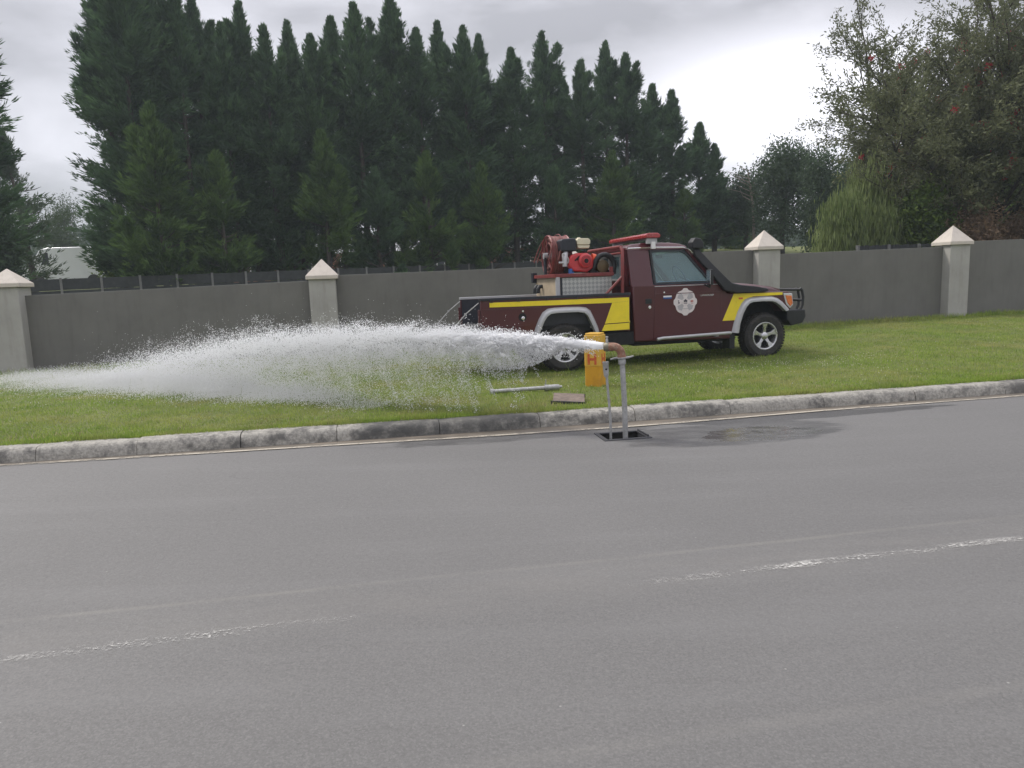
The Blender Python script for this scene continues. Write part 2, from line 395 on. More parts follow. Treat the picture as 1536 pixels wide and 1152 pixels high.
tag(mb.build('kerb', M['kerb'], smooth=50), kind='structure')
mb = MB(); strip2 = []
V = []; F = []; xx = list(np.linspace(-30, 36, 120))
for x in xx: V += [(x, foot(x)+.1, .02), (x, foot(x)+.26, .112)]
# gutter channel: damp silt between kerb and the pale edge line
def gw(x): return np.interp(x, [-6, -4.8, -1.75, -.3, 1.29, 3.5, 5.9, 9], [.07, .08, .17, .24, .27, .16, .17, .15])
g = G('gutter_silt'); a = g.noise(5, 8, .7, sc=(.35, 1.5, 1)); b = g.noise(50, 5)
g.set('Base Color', g.mix(g.ramp(a, .35, .65), g.mix(b, (.13, .105, .08), (.22, .185, .14)), (.075, .066, .055))); g.set('Roughness', g.ramp(a, .35, .65, .75, .35)); g.bump(b, .3, .006)
M['silt'] = g.m
def ribbon(name, mat, ya, yb, z, xx, kind='structure', sub=3):
    V = []; n_ = sub+1
    for x in xx:
        for j in range(n_): t = j/sub; V.append((x, ya(x)*(1-t)+yb(x)*t, z))
    F = [(i*n_+j, (i+1)*n_+j, (i+1)*n_+j+1, i*n_+j+1) for i in range(len(xx)-1) for j in range(sub)]
    o = nmesh(name, V, F, mat); o['kind'] = kind; return o
ribbon('gutter', M['silt'], lambda x: foot(x)-gw(x)+.02, lambda x: foot(x)+.02, .004, xx)
def worn(name, col, lo, hi, scale=30, along=None, edge=None):
    g = G(name); a = g.noise(scale, 8, .75); b = g.noise(scale*.08, 4, .6, sc=(.5, 1, 1))
    k = g.math('ADD', a, g.math('MULTIPLY', g.math('SUBTRACT', b, .5), .55))
    al = g.n('ShaderNodeClamp'); g.l(g.ramp(k, lo, hi), al.inputs[0]); av = al.outputs[0]
    g.set('Base Color', g.mix(g.ramp(g.noise(60, 4), .3, .7), tuple(.8*x for x in col), col)); g.set('Roughness', .75)
    g.set('Alpha', av); return g
M['edge'] = worn('edge_line_dust', (.42, .38, .31), .30, .55, 9).m
ribbon('edge_line', M['edge'], lambda x: foot(x)-gw(x)-.028, lambda x: foot(x)-gw(x)+.028, .008, xx)
# worn centre line
g = worn('worn_paint', (.52, .51, .48), .49, .64, 60)
sx = g.n('ShaderNodeSeparateXYZ'); g.l(g.tc.outputs['Object'], sx.inputs[0])
w1 = g.ramp(g.math('ABSOLUTE', g.math('ADD', sx.outputs[0], 1.55), 0), .9, .2)
w2 = g.ramp(g.math('ABSOLUTE', g.math('SUBTRACT', sx.outputs[0], 1.85), 0), 1.5, .6)
cl1 = g.n('ShaderNodeClamp'); g.l(g.math('MAXIMUM', w1, w2), cl1.inputs[0])
old = g.p.inputs['Alpha'].links[0].from_socket
ln_ = g.math('ABSOLUTE', g.math('SUBTRACT', g.math('SUBTRACT', sx.outputs[1], g.math('MULTIPLY', sx.outputs[0], .190)), 3.285), 0)
fall = g.ramp(g.math('ADD', ln_, g.math('MULTIPLY', g.noise(3, 3), .03)), .065, .03); c2 = g.n('ShaderNodeClamp'); g.l(fall, c2.inputs[0])
g.set('Alpha', g.math('MULTIPLY', g.math('MULTIPLY', old, cl1.outputs[0]), c2.outputs[0])); M['worn'] = g.m
ribbon('centre_line', M['worn'], lambda x: .190*x+3.285-.09, lambda x: .190*x+3.285+.09, .004, list(np.linspace(-6, 8, 30)))

# ------------------------------------------------------------------ grass
def grass_mat(name, c_lo, c_hi, dry):
    g = G(name); at = g.n('ShaderNodeAttribute'); at.attribute_name = 'tint'
    n = g.noise(.8, 6, .65); n2 = g.noise(3.1, 5, .6)
    c = g.mix(at.outputs['Fac'], c_lo, c_hi)
    k = g.n('ShaderNodeClamp'); g.l(g.ramp(n, .46, .66), k.inputs[0]); c = g.mix(g.math('MULTIPLY', k.outputs[0], .75), c, dry)
    k2 = g.n('ShaderNodeClamp'); g.l(g.ramp(n2, .45, .65), k2.inputs[0]); c = g.mix(g.math('MULTIPLY', k2.outputs[0], .45), c, (.07, .15, .025))
    g.set('Base Color', c); g.set('Roughness', .6); g.set('Specular IOR Level', .25)
    tr = g.n('ShaderNodeBsdfTranslucent'); g.l(c, tr.inputs[0]); q = g.n('ShaderNodeMixShader'); q.inputs[0].default_value = .35
    g.l(g.p.outputs[0], q.inputs[1]); g.l(tr.outputs[0], q.inputs[2]); g.l(q.outputs[0], g.o.inputs[0]); return g.m
M['grass'] = grass_mat('grass_blades', (.15, .25, .034), (.38, .47, .095), (.42, .37, .15))
rn = np.random.default_rng(7)
def blades(name, n, xr, dr, hgt, wid, mat, dpow=1.0, mask=None):
    x = rn.uniform(*xr, n); d = dr[0]+(dr[1]-dr[0])*rn.random(n)**dpow
    y = np.array([foot(v) for v in x])+d
    if mask is not None:
        k = mask(x, y, d); x, y, d = x[k], y[k], d[k]
    n = len(x); z = gz(x, y)
    cl = .5+.5*np.sin(x*3.3+np.sin(y*2.7)*2)*np.sin(y*4.1+x)
    h = hgt*rn.uniform(.45, 1.3, n)*(.7+.6*cl); wv_ = wid*rn.uniform(.6, 1.3, n); a = rn.uniform(0, 2*pi, n); lean = h*rn.uniform(.1, .8, n); b = rn.uniform(0, 2*pi, n)
    V = np.empty((n, 3, 3)); V[:, 0] = np.stack([x-np.cos(a)*wv_, y-np.sin(a)*wv_, z-.004], 1); V[:, 1] = np.stack([x+np.cos(a)*wv_, y+np.sin(a)*wv_, z-.004], 1)
    V[:, 2] = np.stack([x+np.cos(b)*lean, y+np.sin(b)*lean, z+h], 1)
    t = np.clip(rn.normal(.5, .25, n), 0, 1)
    o = nmesh(name, V.reshape(-1, 3), np.arange(3*n).reshape(-1, 3), mat, tint=np.repeat(t, 3)); return tag(o, kind='stuff')
lab = dict(label='short green verge grass growing between the kerb and the wall', cat='grass')
tag(blades('grass', 420000, (-12, 15), (.24, 9.2), .031, .0042, M['grass'], 1.25), **lab)
o = blades('long_grass', 26000, (-12, 15), (7.2, 8.5), .10, .006, M['grass'], 1, lambda x, y, d: np.abs(y-(15.52+.17*x)) < .38)
tag(o, label='longer ragged grass along the foot of the boundary wall', cat='grass')
# kerb-edge tufts and isolated taller stalks
o = blades('verge_edge_grass', 32000, (-9, 11), (.20, .34), .045, .004, M['grass'], 1)
tag(o, label='ragged grass edge hanging over the back of the kerb', cat='grass')
o = blades('weed_stalks', 900, (-10, 13), (.4, 7.8), .15, .0045, M['grass'], 1.0)
tag(o, label='thin taller weed stalks sticking out of the verge grass', cat='weeds')
o = blades('dry_grass', 9000, (-9, 11), (.22, .75), .030, .005, pm('dry_straw', (.36, .30, .16), .8, 0, .3), 1.6, lambda x, y, d: np.sin(x*2.1)+np.sin(x*5.3+1) > .1)
tag(o, label='dry straw coloured grass behind the kerb', cat='grass')
# clover flowers: little white heads
def flowers(n):
    V = []; F = []; T = []; r_ = random.Random(12); i = 0
    base = np.array([(0, 0, 1), (1, 0, 0), (0, 1, 0), (-1, 0, 0), (0, -1, 0), (0, 0, -1)], float)
    fs = [(0, 1, 2), (0, 2, 3), (0, 3, 4), (0, 4, 1), (5, 2, 1), (5, 3, 2), (5, 4, 3), (5, 1, 4)]
    cs = [(r_.uniform(-9, 11), r_.uniform(.5, 6.5), r_.uniform(.3, 1.3)) for _ in range(46)]+[(2.6, 2.3, .8), (1.9, 1.7, .7), (3.5, 2.2, .6), (4.4, 2.3, .5), (5.2, 2.4, .4)]*3
    for _ in range(n):
        cx, cd, cr = r_.choice(cs); x = r_.gauss(cx, cr); d = abs(r_.gauss(cd, cr*.6))+.3
        y = foot(x)+d
        if d > 8: continue
        r = r_.uniform(.004, .008); z = float(gz(x, y))+r_.uniform(.035, .065)
        for p in base: V.append((x+p[0]*r, y+p[1]*r, z+p[2]*r))
        F += [tuple(len(V)-6+k for k in f) for f in fs]
    return V, F
V, F = flowers(1500)
tag(nmesh('clover_flowers', V, F, pm('clover_white', (.50, .50, .36), .7, 0, .15)), label='small white clover flowers scattered through the verge grass', cat='flowers', kind='stuff')

# ------------------------------------------------------------------ wall and pillars
def plaster(name, col, stain, amt, bscale=70, streaky=True):
    g = G(name); a = g.noise(1.3, 8, .65); b = g.noise(bscale, 6, .7); s_ = g.noise(3.0, 6, .65, sc=(3.0, 3.0, .35))
    c = g.mix(g.ramp(a, .3, .7), tuple(.86*x for x in col), tuple(1.1*x for x in col))
    k = g.n('ShaderNodeClamp'); g.l(g.ramp(s_, .5, .8), k.inputs[0]); c = g.mix(g.math('MULTIPLY', k.outputs[0], amt), c, stain)
    g.set('Base Color', c); g.set('Roughness', .88); g.bump(g.math('ADD', b, g.math('MULTIPLY', a, 1.5)), .35, .006); return g.m
M['wall'] = plaster('grey_brown_plaster', (.150, .146, .134), (.100, .096, .086), .45)
M['coping'] = plaster('wall_top', (.20, .20, .18), (.05, .05, .045), .5)
M['pillar'] = plaster('cream_plaster', (.37, .36, .335), (.20, .18, .155), .45)
M['cap'] = plaster('pink_cream_plaster', (.54, .49, .43), (.28, .25, .20), .35)
WA = math.atan(.17)
def wl(x, off=0): return 15.75+.17*x+off
pil = [(-15.2, 1.60, 2.05, .53, .63, 0), (-9.66, 1.765, 2.13, .53, .63, 0), (-3.84, 1.72, 2.14, .53, .63, 0), (1.30, 1.90, 2.30, .53, .63, 0), (5.88, 2.045, 2.50, .53, .63, 0), (10.71, 2.03, 2.50, .53, .63, 0), (16.0, 2.15, 2.6, .57, .7, 0)]
plab = {1: 'cream pillar with pointed cap at the left edge, wettest in the spray', 2: 'cream pillar with pointed cap rising behind the water jet', 3: 'cream pillar hidden behind the pump on the pickup bed',
        4: 'cream capped pillar rising behind the pickup bonnet', 5: 'cream capped pillar standing alone right of the pickup', 0: 'cream pillar outside the frame on the left', 6: 'cream pillar outside the frame on the right'}
for i, (x, zb, za, sw, cw, _) in enumerate(pil):
    if i in (0, 6): continue
    y = wl(x); gb = float(gz(x, y))
    e = empty('wall_pillar', (x, y, gb), WA, label=plab[i], cat='pillar', group='capped pillars along the boundary wall')
    mb = MB(); h = sw/2; mb.box(-h, h, -h, h, -.3, zb-gb); mb.build('shaft', M['pillar'], e, bevel=.012)
    mb = MB(); c = cw/2; d = c; t0 = zb-gb; t1 = t0+.075; t2 = za-gb
    mb.add([(-c, -d, t0), (c, -d, t0), (c, d, t0), (-c, d, t0), (-c, -d, t1), (c, -d, t1), (c, d, t1), (-c, d, t1), (0, 0, t2)],
           [(3, 2, 1, 0), (0, 1, 5, 4), (1, 2, 6, 5), (2, 3, 7, 6), (3, 0, 4, 7), (4, 5, 8), (5, 6, 8), (6, 7, 8), (7, 4, 8)])
    mb.build('cap', M['cap'], e, bevel=.008)
segs = [(0, 1, 1.56, 1.58, .0, .0), (1, 2, 1.60, 1.70, 0, 0), (2, 3, 1.795, 1.83, 0, 0), (3, 4, 1.99, 2.06, 0, 0), (4, 5, 1.945, 2.0, 0, 0), (5, 6, 2.108, 2.16, 0, 0)]
wlab = ['grey plastered wall stretch running out of the frame at the left', 'grey plastered wall stretch behind the far end of the spray', 'grey plastered wall stretch between the spray and the pump',
        'grey plastered wall stretch directly behind the pickup cab', 'grey brown plastered wall stretch right of the pickup bonnet', 'darkest grey brown wall stretch at the right edge']
for k, (i, j, za, zb, o0, ov) in enumerate(segs):
    xa = pil[i][0]; xb = pil[j][0]; ha = pil[i][3]/2; hb = pil[j][3]/2; ca = cos(WA)
    x0 = xa+(ha-.02)*ca; x1 = xb-(hb-.02)*ca; front = -.02
    if ov: x1 = xb-(hb-.16)*ca; front = -.325
    n_ = 12; V = []
    for m_ in range(n_+1):
        t = m_/n_; x = x0+(x1-x0)*t; y = wl(x); z1 = za+(zb-za)*t; z0 = float(gz(x, y-.2))-.25
        for (oy, z) in ((front, z0), (front, z1), (.12, z1), (.12, z0)): V.append((x-oy*sin(WA), y+oy*ca, z))
    F = []; Mi = []
    for m_ in range(n_):
        for s_ in range(4):
            F.append((m_*4+s_, (m_+1)*4+s_, (m_+1)*4+(s_+1) % 4, m_*4+(s_+1) % 4))
    F += [(0, 1, 2, 3), tuple(n_*4+q for q in (3, 2, 1, 0))]
    F = [tuple(f) for f in F]
    mb = MB(); mb.add(V, F)
    for fi in range(n_*4):
        if fi % 4 == 1: mb.m[fi] = 1
    o = mb.build('boundary_wall', [M['wall'], M['coping']], bevel=.006)
    tag(o, wlab[k], 'wall', 'plastered boundary wall stretches')


# ------------------------------------------------------------------ hydrant gear
e = empty('standpipe', (1.075, 6.80, 0), 0, label='tall galvanised standpipe with rusty elbow gushing water, standing in the open chamber', cat='standpipe')
tag(MB().tube([(.01, 0, -.78), (-.004, 0, .30), (-.022, 0, .745)], .0255, 14).build('riser', M['galv'], e, smooth=40), None)
mb = MB(); mb.lathe([(.034, 0), (.036, .01), (.036, .045), (.031, .055)], (-.022, 0, .700), (0, 0, 1), 16)
mb.build('coupling', M['galv'], e, bevel=.002, smooth=40)
mb = MB(); mb.lathe([(.050, 0), (.052, .004), (.050, .010)], (-.024, 0, .758), (-.03, .0, 1), 20)
for s_ in (-1, 1):
    dx, dy = s_*.95, s_*-.30
    mb.tube([(-.024+dx*.035, dy*.035, .763), (-.024+dx*.075, dy*.075, .763+s_*.006), (-.024+dx*.112, dy*.112, .763+s_*.016)], [.013, .010, .007], 8)
mb.build('lugged_flange', M['galv'], e, bevel=.002, smooth=40)
mb = MB(); pth = []
for i in range(11):
    a = radians(90*i/10); pth.append((-.026-.075*(1-cos(a)), .0+.012*(1-cos(a)), .785+.085*sin(a)))
mb.tube([(-.025, 0, .766)]+pth+[(-.150, .02, .870)], [.042, .041]+[.038]*9+[.039, .040], 18)
mb.lathe([(.040, 0), (.042, .004), (.042, .016), (.039, .02)], (-.025, 0, .766), (0, 0, 1), 18)
mb.build('elbow', M['rust'], e, smooth=50)
mb = MB(); mb.lathe([(.040, 0), (.044, .004), (.044, .032), (.041, .036), (.041, .050), (.036, .052), (.034, .02), (.01, .02)], (-.138, .02, .870), (-.93, .30, -.02), 20)
mb.build('outlet_collar', pm('patinated_brass', (.20, .18, .13), .5, .5, .3, 20, dirt=((.12, .17, .15), .5)), e, smooth=40)
mb = MB(); mb.lathe([(.012, 0), (.012, .035), (.009, .038), (.009, .052), (.014, .054), (.014, .064), (.006, .066)], (-.160, .018, .905), (0, 0, 1), 12)
mb.build('bleed_plug', M['galv'], e, smooth=40)

e = empty('hydrant_key', (.928, 6.77, 0), 0, label='thin grey valve key rod with fat square socket top left of the standpipe', cat='valve key')
MB().tube([(.008, 0, -.78), (0, 0, .2), (-.030, 0, .63)], .0125, 10).build('rod', M['galv'], e, smooth=40)
mb = MB(); mb.lathe([(.014, 0), (.024, .02), (.025, .05), (.0275, .07), (.0275, .135), (.029, .137), (.029, .150), (.020, .150), (.018, .11)], (-.031, 0, .585), (-.04, 0, 1), 14)
mb.build('socket', M['galv'], e, smooth=40)
mb = MB(); mb.tube([(-.036, -.029, .665), (-.036, -.033, .665)], .009, 10); mb.build('socket_hole', M['dark'], e)

# yellow hydrant marker with red H on each face
g = G('marker_yellow'); a = g.noise(7, 7, .65); g.set('Base Color', g.mix(g.ramp(a, .45, .7), (.60, .30, .014), (.46, .22, .025))); g.set('Roughness', .5); g.bump(g.noise(60, 4), .2, .003); M['mk'] = g.m
M['mk2'] = pm('marker_light_yellow', (.62, .36, .04), .5, 0, .12, 9, dirt=((.55, .40, .2), .4))
M['mkred'] = pm('marker_red', (.50, .07, .02), .55, 0, .2, 20, dirt=((.65, .40, .08), .75))
e = empty('hydrant_marker', (1.098, 9.36, float(gz(1.098, 9.36))), radians(-28), label='squat yellow hydrant marker post painted with red letters H', cat='hydrant marker')
s_ = .112; mb = MB()
ch = .018
def oct_(s_, c_): return [(-s_+c_, -s_), (s_-c_, -s_), (s_, -s_+c_), (s_, s_-c_), (s_-c_, s_), (-s_+c_, s_), (-s_, s_-c_), (-s_, -s_+c_)]
MB().prismz(oct_(s_-.004, ch), -.1, .265).build('post', M['mk'], e, bevel=.004)
MB().prismz(oct_(s_, ch), .265, .665).build('upper_sleeve', M['mk2'], e, bevel=.005)
mb = MB(); mb.prismz(oct_(s_-.012, ch), .655, .69); mb.build('top_plate', M['mk2'], e, bevel=.004)
def hbars(f, parent):
    mb = MB()
    for (u0, u1, z0, z1) in ((-.062, -.030, .285, .425), (.030, .062, .285, .425), (-.030, .030, .338, .372)):
        if f == 0: mb.box(u0, u1, -s_-.0025, -s_+.01, z0, z1)
        elif f == 1: mb.box(s_-.01, s_+.0025, u0, u1, z0, z1)
        else: mb.box(-s_-.0025, -s_+.01, u0, u1, z0, z1)
    mb.build('letter', M['mkred'], parent, bevel=.001)
hbars(0, e); hbars(1, e); hbars(2, e)

# spare pipe lying in the grass
p0 = Vector((-.26, 8.93, .165)); p1 = Vector((.62, 9.07, .175)); ax_ = (p1-p0); Ln = ax_.length
e = empty('spare_standpipe', tuple(p0), math.atan2(ax_.y, ax_.x), label='grey steel pipe with a crossbar handle lying on the grass left of the yellow post', cat='pipe')
MB().tube([(0, 0, 0), (Ln*.80, 0, .008)], .026, 14).build('tube', M['galv'], e, smooth=40)
mb = MB(); mb.lathe([(.030, 0), (.036, .005), (.036, .045), (.029, .05)], (-.02, 0, 0), (1, 0, 0), 14); mb.build('end_collar', M['galv'], e, smooth=40)
mb = MB(); mb.lathe([(.034, 0), (.036, .01), (.036, .16), (.030, .175), (.018, .178), (.018, .21)], (Ln*.78, 0, .008), (1, 0, .01), 14); mb.build('valve_body', M['galv'], e, smooth=40)
mb = MB(); mb.lathe([(.042, 0), (.042, .03)], (Ln*.765, 0, .008), (1, 0, 0), 12); mb.tube([(Ln*.78, 0, -.05), (Ln*.78, -.01, .115)], .0075, 8); mb.build('crossbar', M['galv'], e, smooth=40)
# lid
g = G('rusty_lid'); a = g.noise(16, 8, .7); g.set('Base Color', g.mix(g.ramp(a, .35, .65), (.10, .075, .06), (.20, .155, .125))); g.set('Roughness', .8); g.bump(a, .6, .01); M['lid'] = g.m
e = empty('chamber_lid', (.66, 8.17, .165), radians(4), label='loose rusty square chamber lid lying on the grass behind the kerb', cat='lid')
e.rotation_euler = (radians(7), radians(3), radians(-8))
mb = MB(); mb.prismz([(-.185, -.165), (.175, -.175), (.16, .17), (-.20, .165)], -.012, .014); mb.build('plate', M['lid'], e, bevel=.004)
mb = MB(); mb.box(-.205, .18, -.18, -.165, -.03, .018).box(-.2, .17, .165, .178, -.03, .012); mb.build('rim', M['iron'], e, bevel=.003)

# ------------------------------------------------------------------ pickup truck (x forward, y away from the kerb, z up)
PS = radians(14); TR = empty('fire_pickup', (4.161, 11.715, .13), PS,
    label='maroon and yellow fire service pickup parked on the grass before the wall', cat='pickup truck')
def part(name, mb, m, bevel=0, parent=None, smooth=None, label=None, seg=2):
    o = mb.build(name, m, parent or TR, bevel=bevel, smooth=smooth, seg=seg)
    if label: o['label'] = label
    return o
Wd = 1.70
inset = lambda z: max(0, z-1.26)*.20
# lower cab and front wings
cabp = [(-2.30, .40), (-.60, .36), (-.545, .60), (-.42, .86), (-.29, .955), (.14, .945), (.30, .84), (.40, .70), (.46, .72), (.47, 1.045), (.40, 1.085), (-.70, 1.100), (-.80, 1.26), (-2.33, 1.275)]
part('body', MB().prism(cabp, 0, Wd), M['maroon'], .022, smooth=40, seg=3)
# roof
roofp = [(-2.375, 1.80), (-1.33, 1.80), (-1.345, 1.855), (-1.44, 1.895), (-1.60, 1.915), (-1.95, 1.925), (-2.25, 1.905), (-2.36, 1.865)]
part('roof', MB().prism(roofp, 0, Wd, y0f=lambda z: inset(z)+max(0, z-1.84)*.9), M['maroon'], .02, smooth=40, seg=3)
part('rain_gutter', MB().tube([(-2.36, .092, 1.835), (-1.95, .092, 1.842), (-1.42, .094, 1.832), (-1.32, .092, 1.80), (-.80, -.004, 1.265)], .009, 6), M['chrome'])
# pillars each side
for s_ in (0, 1):
    yy = lambda z: inset(z) if s_ == 0 else Wd-inset(z)
    th = .045 if s_ == 0 else -.045
    def slab(poly, mb):
        n_ = len(poly); A = [(x, yy(z), z) for x, z in poly]; B = [(x, yy(z)+th, z) for x, z in poly]
        mb.add(A+B, [tuple(range(n_)), tuple(range(2*n_-1, n_-1, -1))]+[(i, n_+i, n_+(i+1) % n_, (i+1) % n_) for i in range(n_)]); return mb
    part('cab_corner', slab([(-2.345, 1.25), (-1.975, 1.25), (-2.005, 1.80), (-2.36, 1.82)], MB()), M['maroon'], .008)
    mb = slab([(-1.345, 1.815), (-1.40, 1.815), (-.93, 1.25), (-.795, 1.25)], MB()); part('windscreen_pillar', mb, M['maroon'], .008)
    # side window: dark seal frame + glass
    win = [(-1.965, 1.275), (-.985, 1.275), (-1.005, 1.305), (-1.36, 1.745), (-1.45, 1.80), (-1.99, 1.805)]
    wi = [(-1.93, 1.30), (-1.035, 1.30), (-1.05, 1.32), (-1.385, 1.725), (-1.46, 1.772), (-1.955, 1.775)]
    o_ = .012 if s_ == 0 else -.012
    A = [(x, yy(z)-o_*.5, z) for x, z in win]; B = [(x, yy(z)-o_*.5, z) for x, z in wi]; A2 = [(x, yy(z)+o_*2, z) for x, z in win]; B2 = [(x, yy(z)+o_*2, z) for x, z in wi]
    mb = MB(); n_ = 6; F = []
    for i in range(n_):
        j = (i+1) % n_; F += [(i, j, n_+j, n_+i), (2*n_+i, 3*n_+i, 3*n_+j, 2*n_+j), (i, 2*n_+i, 2*n_+j, j), (n_+i, n_+j, 3*n_+j, 3*n_+i)]
    mb.add(A+B+A2+B2, F); fr = part('window_frame', mb, M['black'])
    mb = MB(); mb.add([(x, yy(z)+o_, z) for x, z in wi]+[(x, yy(z)+o_*1.4, z) for x, z in wi], [tuple(range(6)), tuple(range(11, 5, -1))])
    part('side_window', mb, M['glass'])
mb = MB()
for (y0, y1) in ((.12, .40), (1.30, 1.58)): mb.box(-2.36, -2.325, y0, y1, 1.26, 1.82)
mb.box(-2.36, -2.325, .40, 1.30, 1.26, 1.36).box(-2.36, -2.325, .40, 1.30, 1.74, 1.82); part('rear_cab_panel', mb, M['maroon'])
mb = MB(); mb.box(-2.372, -2.318, .38, 1.32, 1.345, 1.375).box(-2.372, -2.318, .38, 1.32, 1.725, 1.755).box(-2.372, -2.318, .37, .40, 1.345, 1.755).box(-2.372, -2.318, 1.30, 1.33, 1.345, 1.755).box(-2.372, -2.318, .83, .86, 1.375, 1.725)
rw = part('rear_window', mb, M['silver'], .004); part('pane', MB().box(-2.35, -2.342, .40, 1.30, 1.375, 1.725), M['glass'], parent=rw)
mb = MB(); mb.add([(-.80, .06, 1.262), (-.80, 1.64, 1.262), (-1.35, 1.57, 1.825), (-1.35, .13, 1.825), (-.81, .06, 1.255), (-.81, 1.64, 1.255), (-1.36, 1.57, 1.815), (-1.36, .13, 1.815)], [(0, 1, 2, 3), (7, 6, 5, 4)])
part('windscreen', mb, M['glass'])
# interior
mb = MB()
for y0 in (.16, .98):
    mb.box(-2.05, -1.55, y0, y0+.55, 1.20, 1.30); mb.prism([(-2.16, 1.26), (-2.02, 1.26), (-2.12, 1.70), (-2.22, 1.70)], y0, y0+.55); mb.box(-2.24, -2.15, y0+.14, y0+.41, 1.68, 1.80)
part('seats', mb, M['seat'], .03)
mb = MB(); mb.box(-1.15, -.86, .10, 1.60, 1.262, 1.31); part('dashboard', mb, M['seat'], .02)
mb = MB(); c0 = Vector((-1.32, .42, 1.385)); pts = []
for i in range(20):
    a = 2*pi*i/20; pts.append(c0+Vector((-.5*sin(a)*.17, cos(a)*.17, sin(a)*.16)))
mb.tube(pts, .013, 8, closed=True); mb.tube([c0, c0+Vector((.22, 0, -.10))], .02, 8); part('steering_wheel', mb, M['seat'], smooth=60)
part('mirror_inside', MB().box(-1.48, -1.45, .75, .97, 1.70, 1.76), M['black'], .006)
# door
dp = [(-1.985, .43), (-.80, .41), (-.80, 1.245), (-1.955, 1.25)]
dr = part('door', MB().prism(dp, -.006, .02), M['maroon'], .005, smooth=40)
part('crease', MB().box(-1.96, -.81, -.011, -.004, 1.115, 1.128), M['maroon'], .003, parent=dr)
part('crease', MB().box(-1.96, -.81, -.009, -.004, 1.235, 1.246), M['silver'], .002, parent=dr)
mb = MB(); mb.box(-1.815, -1.675, -.012, -.005, 1.068, 1.092, 0).box(-1.815, -1.675, -.012, -.005, 1.044, 1.068, 1); part('door_sticker', mb, [M['white'], M['blue']], parent=dr)
part('keyhole', MB().lathe([(.014, 0), (.014, .006)], (-1.80, -.006, 1.145), (0, -1, 0), 10), M['chrome'], parent=dr)
mb = MB(); mb.box(-2.115, -2.01, -.012, .0, .98, 1.055); mb.lathe([(.026, 0), (.026, .008)], (-2.045, -.004, .925), (0, -1, 0), 12, 1)
part('door_handle', mb, [M['black'], M['chrome']], .004)
part('door', MB().prism(dp, Wd-.02, Wd+.006), M['maroon'], .005, smooth=40)
# fire department badge on the door: scalloped disc with cross, arc of letters and a small flame
badge_bg = pm('badge_white', (.66, .60, .60), .5, 0, .08, 20); badge_gr = pm('badge_grey', (.40, .38, .40), .5, 0, .1, 20); badge_rd = pm('badge_red', (.42, .08, .07), .5, 0, .1); badge_dk = pm('badge_dark', (.06, .05, .07), .5)
cx, cz = -1.440, .985; mb = MB(); pl = []
for i in range(72):
    a = 2*pi*i/72; r = .182+.012*abs(cos(a*4))-.004; r += .012*(1 if abs(sin(a*2)) < .38 else 0); pl.append((cx+cos(a)*r, cz+sin(a)*r*1.06))
mb.prism(pl, -.0095, -.004, 0)
for k in range(4):
    a0 = radians(45+90*k); q = []
    for rr, da in ((.045, .30), (.150, .36), (.165, .0), (.150, -.36), (.045, -.30)): q.append((cx+cos(a0+da)*rr, cz+sin(a0+da)*rr))
    mb.prism(q, -.0115, -.009, 1)
mb.prism([(cx+cos(2*pi*i/20)*.062, cz+sin(2*pi*i/20)*.062) for i in range(20)], -.0135, -.011, 0)
for dx, dz, w_, h_, mi in ((-.020, .012, .010, .030, 3), (0, .020, .012, .040, 3), (.020, .012, .010, .030, 3), (0, -.020, .030, .012, 3), (.112, .008, .022, .020, 2), (.112, -.024, .018, .006, 2), (-.118, .018, .008, .016, 3), (-.112, -.012, .010, .022, 3), (0, -.105, .05, .008, 1), (0, .11, .045, .008, 1)):
    mb.box(cx+dx-w_, cx+dx+w_, -.0155, -.009, cz+dz-h_/2, cz+dz+h_/2, mi)
part('fire_badge', mb, [badge_bg, badge_gr, badge_rd, badge_dk], parent=dr)
# chromed model lettering on the wing
def text(name, s_, size, loc, mat, parent, ext=.002, rz=0):
    cu = bpy.data.curves.new('t', 'FONT'); cu.body = s_; cu.size = size; cu.extrude = ext; cu.align_x = 'CENTER'; cu.align_y = 'CENTER'
    t_ = bpy.data.objects.new('t', cu); COL.objects.link(t_); bpy.context.view_layer.update()
    me = bpy.data.meshes.new_from_object(t_.evaluated_get(bpy.context.evaluated_depsgraph_get())); bpy.data.objects.remove(t_); bpy.data.curves.remove(cu)
    me.materials.clear(); me.materials.append(mat); o = bpy.data.objects.new(name, me); COL.objects.link(o); o.parent = parent
    o.location = loc; o.rotation_euler = (radians(90), 0, rz); return o
text('chrome_lettering', 'LANDCRUISER', .036, (-1.06, -.010, 1.075), M['chrome'], TR, .002)
# bonnet and wing tops
def loft(secs, mi=0):
    mb = MB(); V = [p for s in secs for p in s]; n_ = len(secs[0]); F = []
    for i in range(len(secs)-1):
        for j in range(n_): F.append((i*n_+j, (i+1)*n_+j, (i+1)*n_+(j+1) % n_, i*n_+(j+1) % n_))
    F += [tuple(range(n_)), tuple((len(secs)-1)*n_+k for k in range(n_-1, -1, -1))]; mb.add(V, F, mi); return mb
secs = []
for (x, zt, y0) in ((-.80, 1.265, .14), (-.55, 1.262, .15), (-.1, 1.225, .17), (.25, 1.175, .20), (.43, 1.13, .23), (.475, 1.08, .24)):
    y1 = Wd-y0; secs.append([(x, y0, 1.05), (x, y0, zt-.055), (x, y0+.06, zt-.012), (x, y0+.25, zt), (x, .85, zt+.018), (x, y1-.25, zt), (x, y1-.06, zt-.012), (x, y1, zt-.055), (x, y1, 1.05)])
part('bonnet', loft(secs), M['maroon'], smooth=60)
part('grille', MB().box(.462, .485, .30, 1.40, .74, 1.05), M['black'], .01)
